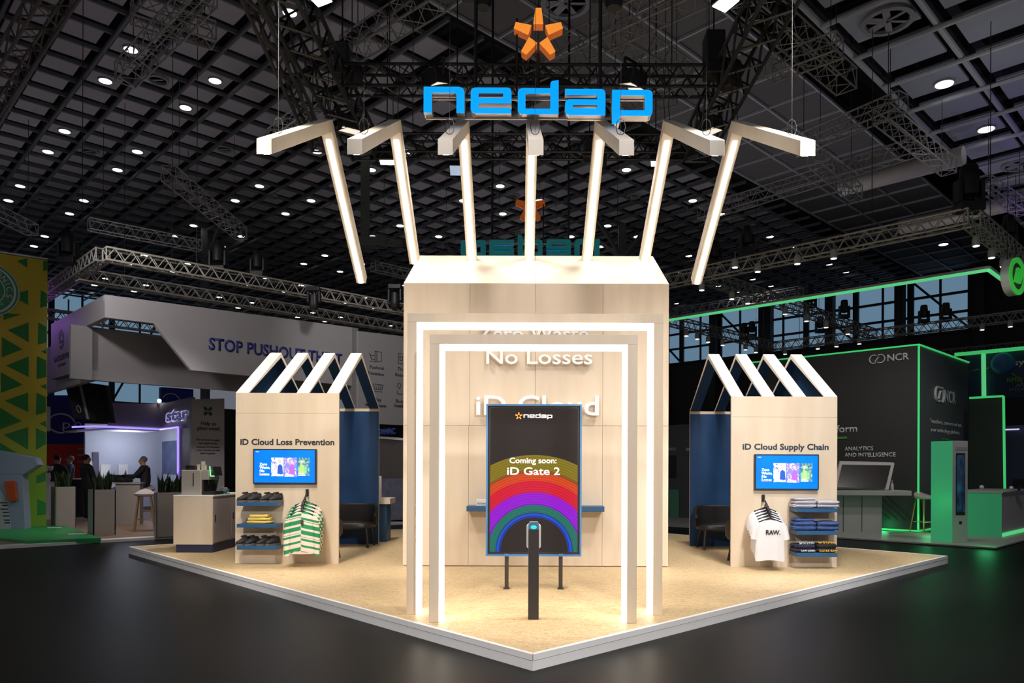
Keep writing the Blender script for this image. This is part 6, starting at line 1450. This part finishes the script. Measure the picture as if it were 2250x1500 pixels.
MB().poly3(q, (0, 0.06, 0.03)).build('screen_frame', TGREY, ct_, bevel=0.01)
q2 = [at(1840, 1070, Yq - 0.03), at(1945, 1071.5, Yq - 0.03), at(1957, 1022, Yq + 0.27), at(1850, 1020, Yq + 0.27)]
MB().poly3([p - Vector((0, 0.012, 0.004)) for p in q2], (0, 0.01, 0.003)).build('touch_screen', mat('touch_glass', (0.028, 0.024, 0.021), 0.2, noise=0.1), ct_)
bo_ = thing('drink_bottle', 'small clear bottle with pink cap on the touch counter', 'bottle', Vector((at(1960, 1077, Yq + 0.1).x, Yq + 0.1, zt1)))
L_ = Vector(bo_.location); MB().lathe([(0.035, 0), (0.038, 0.02), (0.036, 0.13), (0.014, 0.17), (0.014, 0.185)], L_, 12).build('bottle', mat('milky_bottle', (0.42, 0.42, 0.44), 0.3, noise=0.05), bo_, smooth=True); MB().lathe([(0.02, 0), (0.02, 0.035), (0.017, 0.04)], L_ + UP * 0.185, 10).build('cap', mat('pink_cap', (0.45, 0.12, 0.15), 0.4, noise=0.05), bo_, smooth=True)
stool(onz(2040, 1172, 0.04) + Vector((0.0, 0.2, 0)), 0.80, 'pale bar stool with oak legs at the corner of the dark cube', 0.3)
# totem kiosk
YM = 14.9; kx0, kx1 = at(2093, 1190, YM).x, at(2131, 1190, YM + 0.25).x
tk = thing('touch_totem', 'tall totem with narrow dark screen and green-lit side on the right', 'totem', Vector((kx0, YM, 0.04)))
a = onz(2093, 1192, 0.04); b_r = a + Vector((0.36, 0.10, 0)); a_l = a + Vector((-0.19, 0.45, 0)); ht = at(2093, 968, a.y).z - 0.04
MB().poly3([a, b_r, b_r + (a_l - a), a_l], (0, 0, ht)).build('body', TGREY, tk, bevel=0.006)
dv = (b_r - a); nv = Vector((dv.y, -dv.x, 0)).normalized()
def onm(f, g): return a + dv * f + UP * ht * g + nv * 0.002
sc3 = MB().poly3([onm(0.2, 0.27), onm(0.80, 0.27), onm(0.80, 0.88), onm(0.2, 0.88)], nv * 0.006).build('screen', BLK, tk)
TS = emis_from(ramp_mat('totem_screen', [(0.35, (0.004, 0.010, 0.03)), (0.55, (0.01, 0.05, 0.11)), (0.7, (0.02, 0.16, 0.18))], 3, (3, 3, 1), 0.2), 0.25)
MB().poly3([onm(0.24, 0.30) + nv * 0.007, onm(0.76, 0.30) + nv * 0.007, onm(0.76, 0.86) + nv * 0.007, onm(0.24, 0.86) + nv * 0.007], nv * 0.002).build('display', TS, sc3)
MB().poly3([onm(0.18, 0.91), onm(0.95, 0.91), onm(0.95, 0.94), onm(0.18, 0.94)], nv * 0.004).build('header_print', GREYD, tk)
MB().poly3([onm(0.42, 0.18), onm(0.6, 0.18), onm(0.6, 0.21), onm(0.42, 0.21)], nv * 0.004).build('card_slot', BLK, tk)
GPAN = mat('green_lit_panel', (0.03, 0.30, 0.13), 0.45, emit=0.20, ecol=(0.12, 0.9, 0.4))  # green light falling on the totem side, put into colour and glow
sdv = a_l - a; sn = Vector((-sdv.y, sdv.x, 0)).normalized()
if sn.x > 0: sn = -sn
MB().poly3([a + sdv * 0.01 + sn * 0.001, a + sdv * 0.99 + sn * 0.001, a + sdv * 0.99 + sn * 0.001 + UP * ht, a + sdv * 0.01 + sn * 0.001 + UP * ht], sn * 0.008).build('green_lit_side', GPAN, tk, label='side face with green light painted in as glow')
# reception counter
rc_ = onz(2201, 1180, 0.04); rc = thing('reception_counter', 'grey reception counter with green-lit end at the right edge', 'counter', rc_)
hr = CZ + (PY - 1079) * rc_.y / F - 0.04
lp_ = onz(2128, 1166, 0.04); ldir = (Vector((lp_.x, lp_.y, 0)) - Vector((rc_.x, rc_.y, 0))); rdir = E2 * 3.0
MB().poly3([rc_, rc_ + rdir, rc_ + rdir + E1 * 0.9, rc_ + E1 * 0.9], (0, 0, hr)).build('body', TGREY, rc)
GPAN2 = mat('green_lit_end', (0.03, 0.30, 0.13), 0.45, emit=0.10, ecol=(0.12, 0.9, 0.4), noise=0.0)  # green light on the counter end, put into colour and glow
MB().poly3([rc_ - E2 * 0.002, rc_ + E1 * 1.35 - E2 * 0.002, rc_ + E1 * 1.35 - E2 * 0.002 + UP * hr, rc_ - E2 * 0.002 + UP * hr], -E2 * 0.01).build('end_panel', GPAN2, rc, label='end face with green light painted in as glow')
MB().poly3([p + UP * hr for p in (rc_ - (E1 + E2) * 0.03, rc_ + rdir - E1 * 0.03, rc_ + rdir + E1 * 1.0, rc_ + E1 * 1.0 - E2 * 0.03)], (0, 0, 0.03)).build('worktop', TGREY, rc)
MB().bar(rc_ + UP * 0.05 - E1 * 0.02, rc_ + rdir + UP * 0.05 - E1 * 0.02, 0.02, 0.08).build('foot_light', GLEDS, rc, label='glowing green foot light')
zr_ = rc_.z + hr + 0.03
for px, dy, l, r_ in ((2157, 1.0, 'small glass globe on the reception counter end', 0.05), (2222, 0.45, 'small white star ornament on the reception counter', 0.045)):
    p = at(px, 1070, rc_.y + dy); o = thing('ornament', l, 'ornament', Vector((p.x, p.y, zr_))); L_ = Vector(o.location)
    MB().ball(L_ + UP * (r_ + 0.02), r_, r_, r_).build('globe', mat('pearl', (0.55, 0.58, 0.60), 0.2, noise=0.1), o, smooth=True); MB().lathe([(r_ * 0.7, 0), (r_ * 0.6, 0.02), (r_ * 0.2, 0.03)], L_, 12).build('foot', SLV, o)
mo = thing('counter_monitor', 'small black monitor standing on the reception counter', 'monitor', Vector((at(2240, 1070, rc_.y + 0.7).x, rc_.y + 0.7, zr_))); L_ = Vector(mo.location)
MB().obox(L_ + UP * 0.17, (0.22, 0.10, 0), (0, 0.012, 0.003), (0, -0.02, 0.10)).build('screen', BLK, mo); MB().box(L_.x - 0.02, L_.x + 0.02, L_.y - 0.01, L_.y + 0.03, zr_, zr_ + 0.12).build('neck', BLK, mo)
# dark portal with green outline and the stand behind
gfm = thing('green_outlined_wall', 'dark panel outlined in green light behind the totem', 'panel', K(-1.3, 4.2, 0.04))
t1g = ont1(2205, 900, 0.0 + t1N - 0.9) ; tg = t1N - 0.9
GD = mat('deep_green_wall', (0.010, 0.022, 0.014), 0.5, noise=0.1)
pan2(K(0, 3.2, 0).dot(E2), [(2128, 876), (2205, 870), (2208, 1110), (2128, 1110)], 0.1, GD, gfm, 'board')
t2g = K(0, 3.2, 0).dot(E2) - 0.03
for q in (((2130, 874), (2205, 870)), ((2205, 870), (2208, 1085))):
    MB().bar(ont2(*q[0], t2g), ont2(*q[1], t2g), 0.05, 0.05).build('light_line', GLED, gfm, label='glowing green light line')
bs = thing('blue_rfid_wall', 'dark blue wall lettered RFID with a small globe at the right edge', 'sign', K(-2, 6.5, 2.5))
t2b = K(0, 6.5, 0).dot(E2)
pan2(t2b, [(2120, 775), (2300, 755), (2300, 872), (2120, 875)], 0.2, mat('rfid_blue', (0.008, 0.030, 0.085), 0.5, noise=0.5, nscale=1.2), bs, 'board')
MB().bar(ont2(2098, 779, t2b - 0.1), ont2(2300, 760, t2b - 0.1), 0.08, 0.10).build('light_line', GLED, bs, label='glowing green light line')
MB().bar(ont2(2161, 778, t2b - 0.1), ont2(2162, 872, t2b - 0.1), 0.10, 0.10, E1).build('light_line', GLEDS, bs)
c_ = ont2(2204, 798, t2b - 0.03); MB().ball(c_, 0.32, 0.32, 0.32, 16, 10).build('globe', mat('earth_print', (0.05, 0.20, 0.40), 0.5, noise=0.9, nscale=3), bs, smooth=True)
txt2('syst', 2227, 803, 2272, 14, t2b - 0.02, WHITE, bs, 0.02); txt2('RFID', 2212, 839, 2245, 9, t2b - 0.02, mat('lime_print', (0.25, 0.45, 0.02), 0.5, noise=0.05), bs, 0.02); txt2('ARE HERE', 2232, 850, 2290, 8, t2b - 0.02, GREYD, bs); txt2('MIVATION', 2217, 860, 2290, 8, t2b - 0.02, GREYD, bs)
mb = MB()
for i in range(9):
    a0 = math.radians(20 + i * 16); c_ = ont2(2165, 868, t2b - 0.01)
    mb.bar(c_ + (-E1 * math.cos(a0) + UP * math.sin(a0) * 0.8) * 1.0, c_ + (-E1 * math.cos(a0 + 0.2) + UP * math.sin(a0 + 0.2) * 0.8) * 1.0, 0.02, 0.09, E2)
mb.build('arc_print', MATS['lime_print'], bs)
bw3 = thing('slate_blue_booth', 'slate blue lit wall behind the reception counter at the right edge', 'wall', at(2235, 1080, 20)); MB().poly3([at(2208, 935, 20), at(2300, 930, 19), at(2300, 1110, 19), at(2208, 1110, 20)], (0.1, 0.2, 0)).build('board', mat('slate_blue_wall', (0.055, 0.065, 0.115), 0.6, noise=0.06), bw3); MB().poly3([at(2208, 945, 19.9), at(2240, 944, 19.5), at(2240, 941, 19.5), at(2208, 942, 19.9)], (0, 0.05, 0)).build('tube_light', mat('cool_tube', (0.7, 0.7, 0.9), 0.4, emit=0.8, ecol=(0.7, 0.7, 1)), bw3)
# hanging green light line and the round logo disc
zg = 5.55
gl = thing('green_light_beam', 'long green glowing light line hanging across the right half', 'light line', onz(1825, 650, zg))
pA, pB = onz(1440, 708, zg), onz(2172, 593, zg); pC = pB + (onz(2206, 618, zg) - pB)
MB().bar(pA, pB, 0.05, 0.055).build('light_line', GLEDS, gl); MB().bar(pB, pC, 0.05, 0.055).build('light_line', GLEDS, gl)
MB().bar(pA + UP * 0.055, pB + UP * 0.055, 0.07, 0.05).build('carrier', ALUD, gl); MB().bar(pB + UP * 0.055, pC + UP * 0.055, 0.07, 0.05).build('carrier', ALUD, gl)
for f in (0.15, 0.5, 0.85): p = pA.lerp(pB, f); MB().tube(p + UP * 0.1, p + UP * 1.0, 0.006, 5).build('hanging_wire', WIRE, gl)
dl_ = thing('round_logo_disc', 'round white-edged green logo disc hanging at the right edge', 'sign', onz(2232, 650, 5.0))
Yd = onz(2226, 607, zg).y; cD = at(2234, 607, Yd); rD = 41 * Yd / F; u_ = Vector((0.81, 0.586, 0)).normalized(); nD = u_.cross(UP)
def disk(c_, r0, r1, d0, d1, m, name, lab=None, a0=0, a1=360):
    mb = MB(); n = 36
    for i in range(n):
        a, b3 = math.radians(a0 + (a1 - a0) * i / n), math.radians(a0 + (a1 - a0) * (i + 1) / n)
        f = lambda k, r_: c_ + (u_ * math.cos(k) + UP * math.sin(k)) * r_ + nD * d0
        mb.poly3([f(a, r1), f(b3, r1), f(b3, r0), f(a, r0)], nD * (d1 - d0))
    return mb.build(name, m, dl_, label=lab)
NG = mat('logo_green', (0.04, 0.45, 0.06), 0.4, emit=0.28, ecol=(0.08, 0.9, 0.10)); NGD = mat('logo_recess', (0.10, 0.07, 0.09), 0.5, noise=0.1)
disk(cD, 0.001, rD, -0.16, 0.0, WHITE, 'drum'); disk(cD, rD * 0.72, rD, 0.001, 0.03, NG, 'outer_ring', 'glowing green outer ring'); disk(cD, 0.001, rD * 0.72, 0.001, 0.006, NGD, 'recess')
mb = MB()
for k in (-0.22, 0.08, 0.38): mb.bar(cD + u_ * (k - 0.22) * rD - UP * 0.38 * rD + nD * 0.02, cD + u_ * (k + 0.12) * rD + UP * 0.42 * rD + nD * 0.02, 0.03, rD * 0.2, nD)
mb.build('inner_bars', NG, dl_)
for s in (-0.5, 0.5): MB().tube(cD + u_ * s * rD + UP * rD * 0.8 - nD * 0.1, cD + u_ * s * rD - nD * 0.1 + UP * 2.2, 0.006, 5).build('hanging_wire', WIRE, dl_)
# green wash lamps that belong to the green-lit stand
for loc, e in ((K(-0.35, -0.35, 0.35), 4), (K(0.7, -0.3, 0.15), 4), (a + Vector((-0.5, 0.1, 0.8)), 3), (onz(2195, 1170, 0.3) + Vector((-0.25, 0, 0)), 3)):
    l = bpy.data.lights.new('green_wash', 'POINT'); l.energy = e; l.color = (0.1, 1.0, 0.35); l.shadow_soft_size = 0.15
    lo = bpy.data.objects.new('green_wash', l); C.objects.link(lo); lo.location = loc
# purple lamp tint on the left truss
l = bpy.data.lights.new('purple_wash', 'POINT'); l.energy = 14; l.color = (0.5, 0.2, 1.0); l.shadow_soft_size = 0.2
lo = bpy.data.objects.new('purple_wash', l); C.objects.link(lo); lo.location = T(22, 4.0, 5.2)
bpy.context.view_layer.update()
